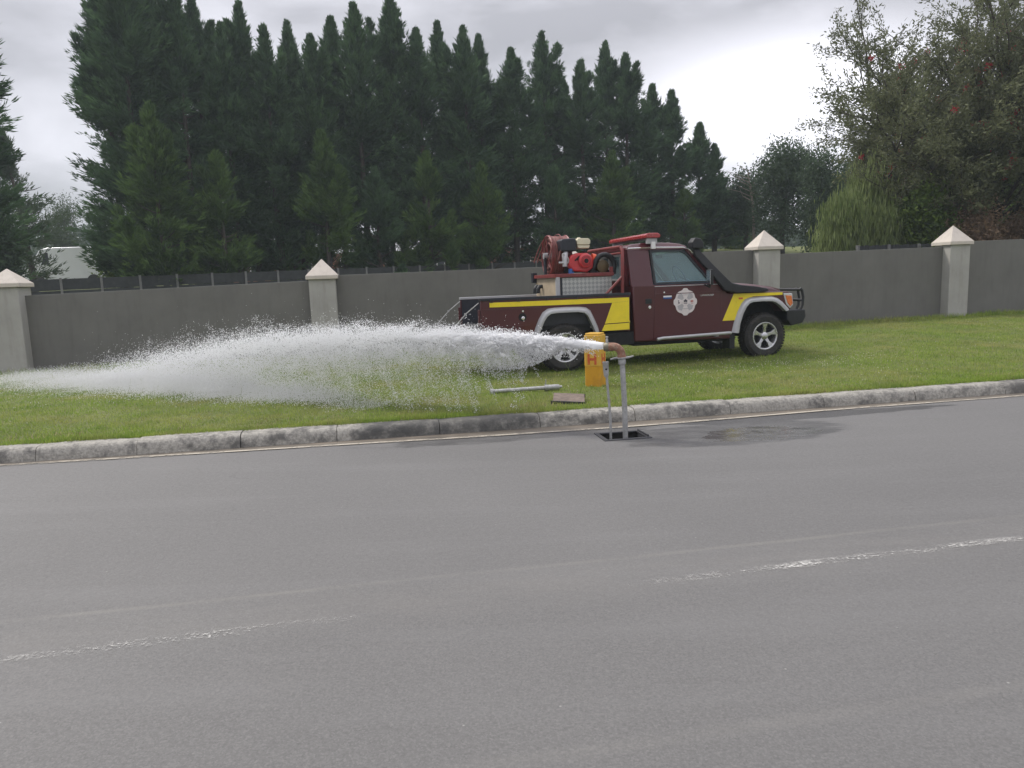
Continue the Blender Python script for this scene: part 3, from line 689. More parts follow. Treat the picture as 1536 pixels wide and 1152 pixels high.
# yellow graphics (vinyl, slightly proud)
part('wing_stripe', MB().prism([(-.585, 1.080), (.30, 1.068), (.30, 1.028), (-.24, 1.022), (-.35, .985), (-.435, .90), (-.565, .655), (-.785, .655)], -.004, .01), M['yellow'], .002, label='yellow slanted wing stripe')
part('wing_indicator', MB().box(-.50, -.43, -.012, 0, .985, 1.015), M['orange'], .003)
# flares
def flare(outer, inner, name):
    mb = MB(); n_ = len(outer); V = []
    for (a, b) in zip(outer, inner):
        mid = (a[0]*.45+b[0]*.55, a[1]*.45+b[1]*.55)
        V += [(a[0], .004, a[1]), (a[0]*.7+b[0]*.3, -.050, a[1]*.7+b[1]*.3), (mid[0], -.068, mid[1]), (b[0], -.062, b[1]), (b[0], .03, b[1])]
    F = []
    for i in range(n_-1):
        for j in range(4): F.append((i*5+j, (i+1)*5+j, (i+1)*5+j+1, i*5+j+1))
    mb.add(V, F); return part(name, mb, M['silver'], smooth=60)
fo = [(-.625, .46), (-.585, .62), (-.52, .80), (-.455, .92), (-.39, .985), (-.31, 1.012), (-.1, 1.018), (.10, 1.012), (.20, .985), (.30, .92), (.42, .80)]
fi_ = [(-.525, .45), (-.50, .60), (-.445, .76), (-.385, .865), (-.33, .915), (-.27, .935), (-.1, .940), (.07, .935), (.145, .912), (.225, .86), (.335, .76)]
flare(fo, fi_, 'front_flare')
ro = [(-3.935, .60), (-3.90, .70), (-3.84, .83), (-3.78, .925), (-3.70, .975), (-3.60, .987), (-3.40, .990), (-3.20, .985), (-3.09, .970), (-3.02, .92), (-2.96, .80), (-2.90, .66), (-2.875, .56)]
ri = [(-3.855, .60), (-3.82, .68), (-3.77, .79), (-3.72, .86), (-3.665, .895), (-3.58, .905), (-3.40, .907), (-3.23, .905), (-3.14, .890), (-3.085, .85), (-3.04, .76), (-2.985, .64), (-2.955, .56)]
flare(ro, ri, 'rear_flare')
def yflip(o):
    c = o.copy(); c.data = o.data.copy(); COL.objects.link(c); c.parent = TR
    for v in c.data.vertices: v.co.y = Wd-v.co.y
    c.data.flip_normals(); return c
for nm in ('front_flare', 'rear_flare'): yflip(bpy.data.objects[nm])
part('mud_flap', MB().box(-.66, -.56, .0, .22, .20, .47), M['black'], .008)
part('mud_flap', MB().box(-3.96, -3.93, .02, .26, .18, .60), M['black'], .008)
# chassis
mb = MB(); mb.box(-4.55, .35, .38, .50, .42, .56).box(-4.55, .35, 1.20, 1.32, .42, .56).box(-.55, .38, .30, 1.40, .50, 1.04)
mb.box(-3.0, -2.35, .55, 1.25, .30, .55).tube([(-.02, .1, .37), (-.02, 1.6, .37)], .05, 10).tube([(-3.43, .1, .37), (-3.43, 1.6, .37)], .06, 10)
mb.box(-2.9, -2.3, .02, .50, .36, .56).box(-2.3, -.6, .06, 1.64, .33, .42)
part('chassis', mb, M['dark'], .01)
mb = MB(); mb.tube([(-2.55, .30, .33), (-2.95, .30, .33)], .085, 14); part('exhaust_silencer', mb, M['dark'], smooth=40)
part('side_step', MB().tube([(-1.96, -.085, .425), (-1.88, -.09, .44), (-.72, -.09, .465), (-.68, -.07, .46)], .026, 10).box(-1.7, -1.64, -.09, .1, .42, .45).box(-.95, -.9, -.09, .1, .42, .45), M['silver'], smooth=40)
# wheels
def wheel(x, near, steer=0):
    y0, y1 = (.0, .245) if near else (Wd-.245, Wd)
    t_ = empty('wheel', (x, (y0+y1)/2, .372)); t_.parent = TR; hw = .122; sg = -1 if near else 1
    t_.rotation_euler = (0, 0, steer)
    R_ = .372; mb = MB()
    mb.lathe([(.225, -hw+.012), (.25, -hw), (.315, -hw-.002), (.350, -hw+.02), (.368, -hw+.045), (R_, -.04), (R_+.001, .04), (.368, hw-.045), (.350, hw-.02), (.315, hw+.002), (.25, hw), (.225, hw-.012)], (0, 0, 0), (0, 1, 0), 48, cap=False)
    for k in range(48):                       # tread blocks
        a = 2*pi*k/48
        for j, yy_ in enumerate((-.085, -.028, .028, .085)):
            aa = a+(.065 if j % 2 else 0); c_, s2 = cos(aa), sin(aa); tx, tz = -s2, c_; r0_, r1_ = .360, .382-(.010 if j in (0, 3) else 0); w2 = .017; h2 = .024
            V = [(c_*r+tx*w2*a_, yy_+b_*h2, s2*r+tz*w2*a_) for r in (r0_, r1_) for (a_, b_) in ((-1, -1), (1, -1), (1, 1), (-1, 1))]
            mb.add(V, [(0, 3, 2, 1), (4, 5, 6, 7), (0, 1, 5, 4), (1, 2, 6, 5), (2, 3, 7, 6), (3, 0, 4, 7)])
    mb.build('tyre', M['rubber'], t_, smooth=30)
    mb = MB(); f = sg
    mb.lathe([(.228, f*.112), (.222, f*.118), (.205, f*.112), (.195, f*.09), (.188, f*.02), (.19, -f*.10), (.226, -f*.115)], (0, 0, 0), (0, 1, 0), 40, cap=False)
    for k in range(5):
        a = 2*pi*k/5+.3; A = []
        def pt(r, da, y): return (cos(a+da)*r, y, sin(a+da)*r)
        V = [pt(.05, -.7, f*.085), pt(.05, .7, f*.085), pt(.125, .17, f*.100), pt(.125, -.17, f*.100), pt(.205, .24, f*.108), pt(.205, -.24, f*.108)]
        V += [(v[0], v[1]-f*.05, v[2]) for v in V]
        F = [(0, 1, 2, 3), (3, 2, 4, 5), (6, 9, 8, 7), (9, 11, 10, 8), (0, 3, 9, 6), (3, 5, 11, 9), (1, 7, 8, 2), (2, 8, 10, 4)]
        mb.add(V, F)
    mb.build('rim', M['alloy'], t_, bevel=.004, smooth=35)
    MB().lathe([(.062, f*.07), (.060, f*.100), (.045, f*.112), (.01, f*.115)], (0, 0, 0), (0, 1, 0), 20).build('hub_cap', M['alloy'], t_, smooth=35)
    mb = MB(); mb.lathe([(.19, f*.0), (.18, f*.02), (.02, f*.03)], (0, 0, 0), (0, 1, 0), 24); mb.build('brake_drum', M['dark'], t_)
    return t_
for x, nr in ((0, True), (-3.43, True), (0, False), (-3.43, False)): wheel(x, nr)
# lights at the nose
mb = MB(); mb.prism([(.31, 1.058), (.48, 1.045), (.50, .86), (.44, .80), (.37, .87)], -.010, .30); part('headlight', mb, M['lensclear'], .01)
mb = MB(); mb.prism([(.345, 1.02), (.462, 1.01), (.485, .88), (.44, .835), (.39, .89)], -.018, .05); part('indicator_lamp', mb, M['orange'], .006)
mb = MB(); mb.prism([(.31, 1.058), (.48, 1.045), (.50, .86), (.44, .80), (.37, .87)], Wd-.30, Wd+.01); part('headlight', mb, M['lensclear'], .01)
# bumper and bull bar
mb = MB(); mb.prism([(.36, .78), (.70, .78), (.715, .66), (.66, .56), (.44, .52), (.36, .62)], -.05, Wd+.05); part('bumper', mb, M['black'], .02)
mb = MB()
for y in (-.02, .13, 1.57, 1.72):
    d = .0 if y in (-.02, 1.72) else .03
    mb.tube([(.62+d, y, .76), (.665+d, y, .85), (.675+d, y, .98), (.65+d, y, 1.09), (.61+d, y, 1.125)], .022, 8)
for zz, xx_ in ((1.10, .665), (.93, .70)): mb.tube([(xx_-.03, -.02, zz), (xx_, .3, zz), (xx_, 1.4, zz), (xx_-.03, 1.72, zz)], .022, 8)
part('bull_bar', mb, M['black'], smooth=50)
# snorkel and the black wing-top panel it rises from
secs = []
for (x, z, w_, h_) in ((.02, 1.115, .008, .016), (-.20, 1.135, .03, .045), (-.55, 1.155, .045, .065), (-.72, 1.19, .055, .085), (-.80, 1.27, .055, .075), (-1.0, 1.50, .05, .062), (-1.20, 1.725, .048, .058), (-1.225, 1.80, .048, .055)):
    y = -.03-(.0 if z < 1.3 else -.03*(z-1.3)/.5)+(inset(z)*.8)
    # direction of travel decides the section's tilt
    tx, tz = (1, 0) if x > -.7 else ((-.62, .78) if z < 1.75 else (0, 1))
    nx_, nz_ = (-tz, tx) if x <= -.7 else (0, 1)
    secs.append([(x+nx_*h_, y-w_, z+nz_*h_), (x+nx_*h_, y+w_, z+nz_*h_), (x-nx_*h_, y+w_, z-nz_*h_), (x-nx_*h_, y-w_, z-nz_*h_)])
mb = MB(); V = [p for s in secs for p in s]
# keep the section order consistent where the tilt flips
fixed = [secs[0]]
for s in secs[1:]:
    p = fixed[-1]; best = min(range(2), key=lambda k: sum((Vector(a)-Vector(b)).length for a, b in zip(p, s if k == 0 else [s[3], s[2], s[1], s[0]])))
    fixed.append(s if best == 0 else [s[3], s[2], s[1], s[0]])
sn = part('snorkel', loft(fixed), M['black'], .012, smooth=40)
mb = MB(); mb.prism([(-1.315, 1.81), (-1.13, 1.80), (-1.12, 1.88), (-1.17, 1.96), (-1.27, 1.975), (-1.33, 1.90)], -.02, .14); part('snorkel_head', mb, M['black'], .02, parent=sn, seg=3)
mb = MB(); mb.prism([(-.72, 1.125), (.06, 1.108), (.0, 1.150), (-.35, 1.19), (-.62, 1.255), (-.78, 1.262)], -.012, .17); part('wing_top_panel', mb, M['black'], .012)
# mirrors
for s_ in (0, 1):
    y = -.20 if s_ == 0 else Wd+.20; yb = 0 if s_ == 0 else Wd
    mb = MB(); mb.box(-1.145, -1.095, y-.07, y+.07, 1.235, 1.475); mm = part('door_mirror', mb, M['black'], .015)
    part('mirror_glass', MB().box(-1.150, -1.146, y-.058, y+.058, 1.25, 1.46), M['chrome'], parent=mm)
    part('mirror_arm', MB().tube([(-1.10, yb, 1.24), (-1.12, y, 1.20), (-1.12, y, 1.25)], .014, 8), M['black'], parent=mm)
# light bar on the roof (lies across it)
mb = MB(); mb.box(-2.03, -1.86, .10, .16, 1.90, 1.985, 1).box(-2.03, -1.86, 1.46, 1.52, 1.90, 1.985, 1); mb.box(-1.98, -1.90, .12, 1.50, 1.972, 1.985, 1)
lb = part('light_bar', mb, [M['redlens'], M['silver']], .006)
mb = MB(); mb.prism([(-2.06, 1.987), (-1.83, 1.987), (-1.82, 2.03), (-1.86, 2.062), (-2.03, 2.062), (-2.07, 2.03)], .06, 1.58); part('lens', mb, M['redlens'], .012, parent=lb, seg=3)
part('roof_bracket', MB().box(-1.965, -1.90, .075, .115, 1.82, 1.93), M['white'], .004)
# roll bar behind the cab
mb = MB()
for y in (.06, 1.64):
    mb.tube([(-2.47, y, 1.13), (-2.46, y, 1.5), (-2.45, y+(.02 if y < 1 else -.02), 1.80), (-2.45, y+(.08 if y < 1 else -.08), 1.86)], .028, 8)
    mb.tube([(-2.75, y, 1.14), (-2.46, y, 1.42)], .022, 8)
mb.tube([(-2.45, .14, 1.865), (-2.45, 1.56, 1.865)], .028, 8)
mb.tube([(-2.45, .14, 1.77), (-2.45, 1.56, 1.77)], .018, 8)
part('roll_bar', mb, M['redpaint'], smooth=50)
# load bed
bp = [(-4.72, .60), (-3.90, .60), (-3.86, .70), (-3.79, .82), (-3.73, .885), (-3.67, .915), (-3.58, .925), (-3.40, .927), (-3.22, .925), (-3.12, .908), (-3.06, .86), (-3.01, .77), (-2.945, .60), (-2.375, .575), (-2.37, 1.14), (-4.72, 1.14)]
for y0, y1 in ((0, .05), (Wd-.05, Wd)): part('bed_side', MB().prism(bp, y0, y1), M['maroon'], .006, smooth=40)
part('bed_rail', MB().box(-4.73, -2.365, -.015, .062, 1.125, 1.165), M['rail'], .006)
part('bed_rail', MB().box(-4.73, -2.365, Wd-.062, Wd+.015, 1.125, 1.165), M['silver'], .006)
for x in (-4.56, -4.15, -3.72, -3.25, -2.75): part('tie_hook', MB().tube([(x-.02, -.012, 1.128), (x-.015, -.028, 1.100), (x+.015, -.028, 1.100), (x+.02, -.012, 1.128)], .0055, 6), M['black'])
for y in (.052, Wd-.058): part('bed_liner', MB().box(-4.70, -2.38, y, y+.006, .72, 1.12), M['rail'])
part('bed_floor', MB().box(-4.72, -2.33, .05, Wd-.05, .68, .72), M['dark'], .004)
part('bed_headboard', MB().box(-2.41, -2.375, .05, Wd-.05, .72, 1.14), M['dark'], .004)
for y in (.06, Wd-.34): part('wheel_tub', MB().box(-3.86, -3.0, y, y+.28, .60, .94), M['dark'], .02)
for zz in (.735, .99): part('crease', MB().box(-4.70, -3.97 if zz < .9 else -3.80, -.006, .002, zz, zz+.012), M['maroon'], .003)
# yellow band, bed graphics with the bulged lower edge
part('bed_stripe', MB().prism([(-4.585, 1.030), (-4.585, 1.098), (-2.385, 1.092), (-2.385, 1.038), (-2.66, 1.020), (-3.6, 1.022)], -.004, .01), M['yellow'], .001, label='long thin yellow stripe along the bed')
part('bed_panel_stripe', MB().prism([(-2.665, 1.018), (-2.385, 1.036), (-2.388, .76), (-2.375, .705), (-2.80, .70), (-2.845, .60), (-2.36, .615), (-2.35, .595), (-2.85, .585), (-2.86, .585)][:4]+[(-2.405, .715), (-2.79, .705)], -.006, .01), M['yellow'], .003, label='broad yellow slanted bed panel')
part('bed_panel_stripe', MB().prism([(-2.795, .692), (-2.388, .702), (-2.388, .600), (-2.845, .594)], -.014, .01), M['yellow'], .004, label='lower yellow lip of the bed panel')
mb = MB(); mb.lathe([(.062, 0), (.060, .006)], (-4.09, .0, .865), (0, -1, 0), 24, 0); mb.lathe([(.027, 0), (.027, .016), (.018, .02)], (-4.085, -.002, .85), (0, -1, 0), 16, 1); mb.lathe([(.016, 0), (.016, .01)], (-4.085, -.002, .955), (0, -1, 0), 12, 1)
part('fuel_filler', mb, [M['dark'], M['chrome']])
# open tailgate with its stays, rear posts and lamps
tg = part('tailgate', MB().box(-5.18, -4.745, .06, Wd-.06, .665, .715), M['silver'], .012)
mb = MB(); mb.box(-5.16, -4.78, .12, Wd-.12, .7155, .724); part('liner', mb, M['dark'], parent=tg)
for y in (.075, Wd-.075): part('tailgate_stay', MB().tube([(-4.73, y, 1.10), (-4.92, y, .955), (-5.12, y, .75)], .009, 6).box(-4.95, -4.92, y-.014, y+.014, .93, .96), M['galv'])
for y0, y1 in ((.0, .06), (Wd-.06, Wd)):
    part('tail_lamp', MB().box(-4.755, -4.725, y0, y1, .76, 1.0), M['maroon'], .006)
part('rear_bumper', MB().box(-4.95, -4.74, .12, Wd-.12, .48, .58), M['galv'], .01)

# ------------------------------------------------------------------ pump unit standing in the bed
PU = empty('fire_pump_unit', tuple(TR.matrix_basis @ Vector((-3.0, .85, .72))) if False else (0, 0, 0), PS, label='skid mounted fire pump with chequer plate tank, standing in the pickup bed', cat='fire pump')
base = Matrix.Translation((4.161, 11.715, .13)) @ Matrix.Rotation(PS, 4, 'Z') @ Vector((-3.0, .85, .72)); PU.location = base
def pp(name, mb, m, bevel=0, parent=None, smooth=None, label=None):
    mb.v = [(x+3.0, y-.85, z-.72) for x, y, z in mb.v] ; o = mb.build(name, m, parent or PU, bevel=bevel, smooth=smooth)
    if label: o['label'] = label
    return o
tk = pp('water_tank', MB().box(-3.44, -2.56, .27, 1.45, .72, 1.43), M['beige'], .01)
pp('chequer_panel', MB().box(-3.40, -2.56, .255, .272, .80, 1.42), M['chequer'], .003)
pp('end_panel', MB().box(-3.452, -3.438, .30, 1.42, .80, 1.42), M['beige'], .003)
for y in (1.06, 1.24):
    pp('outlet_valve', MB().tube([(-3.45, y, 1.30), (-3.50, y, 1.30), (-3.53, y, 1.25), (-3.53, y, 1.19)], .034, 10), M['black'], smooth=50)
pp('corner_post', MB().box(-3.475, -3.415, .235, .29, .74, 1.44), M['silver'], .004); pp('corner_post', MB().box(-3.405, -3.375, .243, .258, .80, 1.42), M['rail'], .002)
mb = MB(); mb.box(-3.50, -2.53, .235, .29, 1.43, 1.485).box(-3.50, -2.53, 1.41, 1.47, 1.43, 1.485).box(-3.50, -3.44, .29, 1.41, 1.43, 1.485).box(-2.59, -2.53, .29, 1.41, 1.43, 1.485).box(-2.59, -2.54, .24, .28, 1.485, 1.57).box(-3.2, -2.6, .45, .95, 1.435, 1.47)
pp('frame', mb, M['redpaint'], .006)
pp('frame_corner_guard', MB().box(-3.52, -3.44, 1.38, 1.49, 1.36, 1.53), M['rail'], .01)
# hose reel: axis along the truck, coils of red hose, guard hoops
rc = Vector((-3.24, .92, 1.785))
rl = pp('hose_reel', MB().tube([tuple(rc-Vector((.22, 0, 0))), tuple(rc+Vector((.24, 0, 0)))], .05, 12), M['silver'], smooth=50)
mb = MB()
for xo in (-.15, .15):
    for k in range(5):
        a = 2*pi*k/5+.2; mb.tube([tuple(rc+Vector((xo, 0, 0))), tuple(rc+Vector((xo, cos(a)*.30, sin(a)*.30)))], .012, 6)
    mb.tube([tuple(rc+Vector((xo, cos(2*pi*k/28)*.315, sin(2*pi*k/28)*.315))) for k in range(28)], .014, 6, closed=True)
pp('reel_flange', mb, M['redpaint'], parent=rl, smooth=50)
mb = MB(); rr_ = random.Random(3)
for lay, r in enumerate((.20, .235, .27, .295)):
    for k in range(8):
        xo = -.13+.037*k+(.015 if lay % 2 else 0)
        mb.tube([tuple(rc+Vector((xo+rr_.uniform(-.004, .004), cos(2*pi*j/30)*(r+rr_.uniform(-.004, .004)), sin(2*pi*j/30)*r))) for j in range(30)], .0175, 6, closed=True)
pp('hose_coil', mb, M['hose'], parent=rl, smooth=60)
mb = MB()
for xo, r, dy in ((-.24, .36, .02), (-.10, .375, -.02), (-.19, .345, .03)):
    mb.tube([tuple(rc+Vector((xo+.12*sin(pi*j/24), cos(pi*j/24+.1)*r+dy, sin(pi*j/24+.1)*r-.04))) for j in range(-2, 25)], .010, 6)
pp('loose_hose_loop', mb, M['hose'], parent=rl, smooth=60)
for x in (-3.45, -3.06): pp('reel_stand', MB().box(x, x+.03, .88, .96, 1.48, 1.80), M['rail'], .004, parent=rl)
# engine
en = pp('engine_block', MB().box(-3.18, -2.78, .52, .90, 1.50, 1.76), M['dark'], .02)
mb = MB(); mb.prism([(-3.20, 1.60), (-3.12, 1.52), (-2.90, 1.50), (-2.80, 1.56), (-2.78, 1.70), (-2.88, 1.80), (-3.06, 1.80), (-3.17, 1.76)], .43, .56); pp('fan_cowl', mb, M['redeng'], .025, parent=en)
mb = MB(); mb.lathe([(.115, 0), (.115, .035), (.095, .055), (.05, .062), (.01, .062)], (-2.93, .435, 1.675), (0, -1, 0), 28, 0); mb.lathe([(.038, .058), (.036, .068)], (-2.93, .435, 1.675), (0, -1, 0), 16, 1)
for k in range(3): mb.tube([(-2.93+cos(2*pi*j/24)*(.06+.016*k), .372+.006*k*k, 1.675+sin(2*pi*j/24)*(.06+.016*k)) for j in range(24)], .003, 5, 1, closed=True)
pp('recoil_starter', mb, [M['redeng'], M['dark']], .004, parent=en, smooth=40)
pp('pull_slot', MB().prism([(-3.11, 1.69), (-3.03, 1.76), (-3.015, 1.735), (-3.09, 1.675)], .424, .432).prism([(-3.07, 1.71), (-3.00, 1.71), (-3.0, 1.685), (-3.06, 1.685)], .423, .431), M['dark'], parent=en)
pp('air_cleaner', MB().prism([(-3.30, 1.84), (-3.05, 1.83), (-3.05, 2.02), (-3.10, 2.035), (-3.27, 2.025), (-3.31, 2.0)], .48, .82), M['rail'], .018, parent=en)
mb = MB(); mb.prism([(-3.035, 1.93), (-2.84, 1.925), (-2.82, 1.95), (-2.82, 2.00), (-2.85, 2.025), (-3.02, 2.03), (-3.045, 2.00)], .47, .86, 0); mb.prism([(-3.02, 1.875), (-2.84, 1.87), (-2.825, 1.92), (-3.035, 1.925)], .48, .85, 0); mb.lathe([(.03, 0), (.03, .02), (.02, .022)], (-2.95, .65, 2.028), (0, 0, 1), 14, 0)
pp('petrol_tank', mb, M['cream'], .014, parent=en)
mb = MB(); mb.tube([(-3.24, .50, 1.60), (-3.24, .50, 1.78), (-3.20, .55, 1.82)], [.04, .05, .035], 10); mb.tube([(-3.34, .50, 1.66), (-3.17, .48, 1.66)], .018, 8); mb.tube([(-3.28, .47, 1.80), (-3.20, .47, 1.72), (-3.16, .47, 1.63)], .016, 6)
pp('carburettor', mb, M['silver'], parent=en, smooth=50)
pp('blue_valve', MB().box(-3.20, -3.15, .41, .47, 1.485, 1.56).tube([(-3.175, .44, 1.5), (-3.12, .42, 1.50)], .012, 8), M['blue'], .006)
mb = MB(); mb.lathe([(.075, 0), (.07, .05), (.045, .10), (.04, .12)], (-2.79, .52, 1.72), (1, 0, -.12), 16); pp('pump_cone', mb, pm('orange_red_paint', (.75, .10, .03), .4), smooth=40)
mb = MB(); mb.tube([(-2.80, .50, 1.48)]+[(-2.60+cos(radians(a))*.165, .46, 1.59+sin(radians(a))*.175) for a in range(170, -31, -14)]+[(-2.44, .46, 1.46)], .042, 10); pp('suction_hose', mb, M['black'], smooth=50)
mb = MB(); mb.lathe([(.10, 0), (.11, .05), (.10, .14), (.05, .16)], (-2.62, .60, 1.585), (0, -1, 0), 20); pp('pump_casing', mb, pm('green_brown_pump', (.10, .07, .03), .5, .2, .4), smooth=40)
pp('pump_bracket', MB().box(-2.74, -2.50, .50, .80, 1.485, 1.53), M['dark'], .004)

# ------------------------------------------------------------------ water
g = G('white_water'); g.set('Base Color', (.97, .975, .98)); g.set('Roughness', .35); g.set('Specular IOR Level', .5)
tr = g.n('ShaderNodeBsdfTranslucent'); tr.inputs[0].default_value = (.97, .975, .985, 1); q_ = g.n('ShaderNodeMixShader'); q_.inputs[0].default_value = .45
g.l(g.p.outputs[0], q_.inputs[1]); g.l(tr.outputs[0], q_.inputs[2]); g.l(q_.outputs[0], g.o.inputs[0]); M['water'] = g.m
J0 = Vector((.885, 6.835, .985-.105)); JD = Vector((-.848, .530, 0)); JN = Vector((.530, .848, 0))
WT = empty('water_jet', tuple((J0.x, J0.y, 0)), label='white jet of water shooting left from the standpipe and splashing over the grass', cat='water jet')
def zc(s): return J0.z+.072*s-.0195*s*s
mb = MB(); rw_ = random.Random(8); n_ = 130; seg = 22; V = []
for i in range(n_):
    s = 2.5*(i/(n_-1))**1.25; r = (.037+.028*s)*(1-.9*(i/(n_-1))**3)
    if i < 3: r = .036
    for k in range(seg):
        a = 2*pi*k/seg; amp = min(1, s*1.6)
        q_ = 1+amp*(.22*sin(a*5+s*13)+.18*sin(a*3-s*21+1)+rw_.uniform(-.30, .35))
        rr = r*q_*(1-.35*(i/(n_-1))**2); drop = -.05*s*r*(1 if sin(a) < 0 else 0)*3
        V.append(JD*s+JN*cos(a)*rr+Vector((0, 0, zc(s)+sin(a)*rr*(.85 if sin(a) > 0 else 1.0)+drop)))
F = [(i*seg+k, i*seg+(k+1) % seg, (i+1)*seg+(k+1) % seg, (i+1)*seg+k) for i in range(n_-1) for k in range(seg)]
mb.add(V, F); jc = mb.build('jet_core', M['water'], WT, smooth=80)
rn = np.random.default_rng(21)
OC = np.array([(1, 0, 0), (-1, 0, 0), (0, 1, 0), (0, -1, 0), (0, 0, 1), (0, 0, -1)], float)
OF = np.array([(0, 2, 4), (2, 1, 4), (1, 3, 4), (3, 0, 4), (2, 0, 5), (1, 2, 5), (3, 1, 5), (0, 3, 5)])
JDn, JNn = np.array(JD), np.array(JN); J0n = np.array(J0)
TC = np.array([(1, 1, 1), (1, -1, -1), (-1, 1, -1), (-1, -1, 1)], float)*.75
TF = np.array([(0, 1, 2), (0, 3, 1), (0, 2, 3), (1, 3, 2)])
def drops(name, s, lat, z, r, stretch=1.6, tiny=False):
    OC_, OF_ = (TC, TF) if tiny else (OC, OF)
    """z is world height, clipped at the turf"""
    P = np.outer(s, JDn)+np.outer(lat, JNn); P[:, 2] = 0
    gx = P[:, 0]+J0n[0]; gy = P[:, 1]+J0n[1]; gr = gz(gx, gy); k = z > gr+.0
    P, z, r, s = P[k], z[k], r[k], s[k]; P[:, 2] = z; n = len(P)
    sc = np.stack([r*rn.uniform(.8, stretch, n), r*rn.uniform(.7, 1.2, n), r*rn.uniform(.7, 1.5, n)], 1)
    a = rn.uniform(0, pi, n); o = OC_[None]*sc[:, None]; ca, sa = np.cos(a)[:, None], np.sin(a)[:, None]
    V = np.stack([o[..., 0]*ca-o[..., 1]*sa, o[..., 0]*sa+o[..., 1]*ca, o[..., 2]], 2)+P[:, None]
    F = (OF_[None]+len(OC_)*np.arange(n)[:, None, None]).reshape(-1, 3)
    o_ = nmesh(name, V.reshape(-1, 3), F, M['water'], WT); o_['kind'] = 'stuff'; return o_
def clump(s, f1, f2, ph):           # uneven curtains of water
    return .5+.5*np.sin(s*f1+ph+np.sin(s*f2)*1.7)
# dense body of the jet: torn ropes of drops that break up with distance
def ropes(nr, per, sr, pw, zsp, latk, along, across, rr, name, tiny, bias=None):
    s0 = sr[0]+(sr[1]-sr[0])*rn.random(nr)**pw; z0, l0, keep = zsp(s0), rn.normal(0, 1, nr)*latk(s0), None
    ln = along(s0)*rn.uniform(.4, 1.5, nr); tl = rn.normal(bias or 0, .25, nr)
    s1 = np.repeat(s0, per); u = rn.normal(0, 1, nr*per); w2 = np.repeat(across(s0), per)
    s2 = s1+u*np.repeat(ln, per); sl = .072-.039*s1
    z2 = np.repeat(z0, per)+u*np.repeat(ln, per)*(sl+np.repeat(tl, per))+rn.normal(0, 1, nr*per)*w2
    k = s2 > .05; drops(name, s2[k], (np.repeat(l0, per)+rn.normal(0, 1, nr*per)*w2)[k], z2[k], rn.uniform(*rr, nr*per)[k], 1.8, tiny)
def spread_(s):
    sg = .016+.028*s**.92; q = np.abs(rn.normal(0, 1, len(s))); return zc(s)+np.where(rn.random(len(s)) < .62, -q*sg*1.7, q*sg*.85)
ropes(8500, 30, (.1, 11), .80, spread_, lambda s: .02+.035*s, lambda s: .05+.015*s, lambda s: .006+.004*s, (.0016, .0048), 'dense_spray', False)
ropes(520, 16, (.2, 8), .9, lambda s: zc(s)+rn.normal(.25, .6, len(s))*(.02+.028*s**.9), lambda s: .02+.03*s, lambda s: .04+.01*s, lambda s: .006+.003*s, (.003, .0075), 'crest_flakes', False)
# falling curtain under the jet, in uneven slanting strands
def fall_(s):
    st = clump(s, 4.3, 2.1, .6)*.6+clump(s, 13.0, 5.0, 2)*.4; return zc(s)-.03-.03*s-np.minimum(1.1, rn.exponential(1, len(s))*(.07+.085*s)*(.35+1.2*st))
ropes(5200, 26, (.75, 10), .85, fall_, lambda s: .03+.055*s, lambda s: .018+.006*s, lambda s: .010+.006*s, (.0013, .0045), 'falling_drops', True, 1.6)
# close curtain that hangs just after the outlet
n = 14000; s = .47+.95*rn.random(n); dmax = .02+.27*np.sin(np.clip((s-.47)/1.05, 0, 1)*pi*.8)**.7
z = zc(s)-.03-dmax*rn.random(n)**1.1; drops('falling_drops', s, rn.normal(0, .05, n), z, rn.uniform(.0012, .0042, n), 1.2)
# spray thrown above
n = 13000; s = 1.5+7.6*rn.random(n); z = zc(s)+rn.exponential(1, n)*(.03+.009*s)+.02; drops('thrown_drops', s, rn.normal(0, .3, n), z, rn.uniform(.0013, .0036, n), 1.3, tiny=True)
# rebound off the turf along the landing line, thickening into white mist
n = 200000; s = 2.6+9.2*rn.beta(2.2, 2.1, n); pr = np.clip((s-2.7)/9.9, 0, 1); hh = .02+.24*np.sin(pr**.8*pi)**.8*(1-.45*pr)
lat = rn.normal(0, 1, n)*(.07+.040*s)-.10; gx = J0n[0]+s*JDn[0]; gy = J0n[1]+s*JDn[1]; z = gz(gx, gy)+.01+np.abs(rn.normal(0, 1, n))*hh*.62
z = z*(.75+.5*clump(s, 5.0, 2.3, 1)); z = np.minimum(z, np.maximum(zc(s)+.1, .33)+rn.normal(0, .05, n))
drops('ground_splash', s, lat, z, rn.uniform(.0014, .0042, n), 1.3, tiny=True)
n = 22000; s = 7.5+4.3*rn.random(n)**1.3; z = gz(J0n[0]+s*JDn[0], J0n[1]+s*JDn[1])+np.abs(rn.normal(0, .055, n)); drops('ground_splash', s, rn.normal(0, .5, n), z, rn.uniform(.0015, .004, n), 1.3, tiny=True)

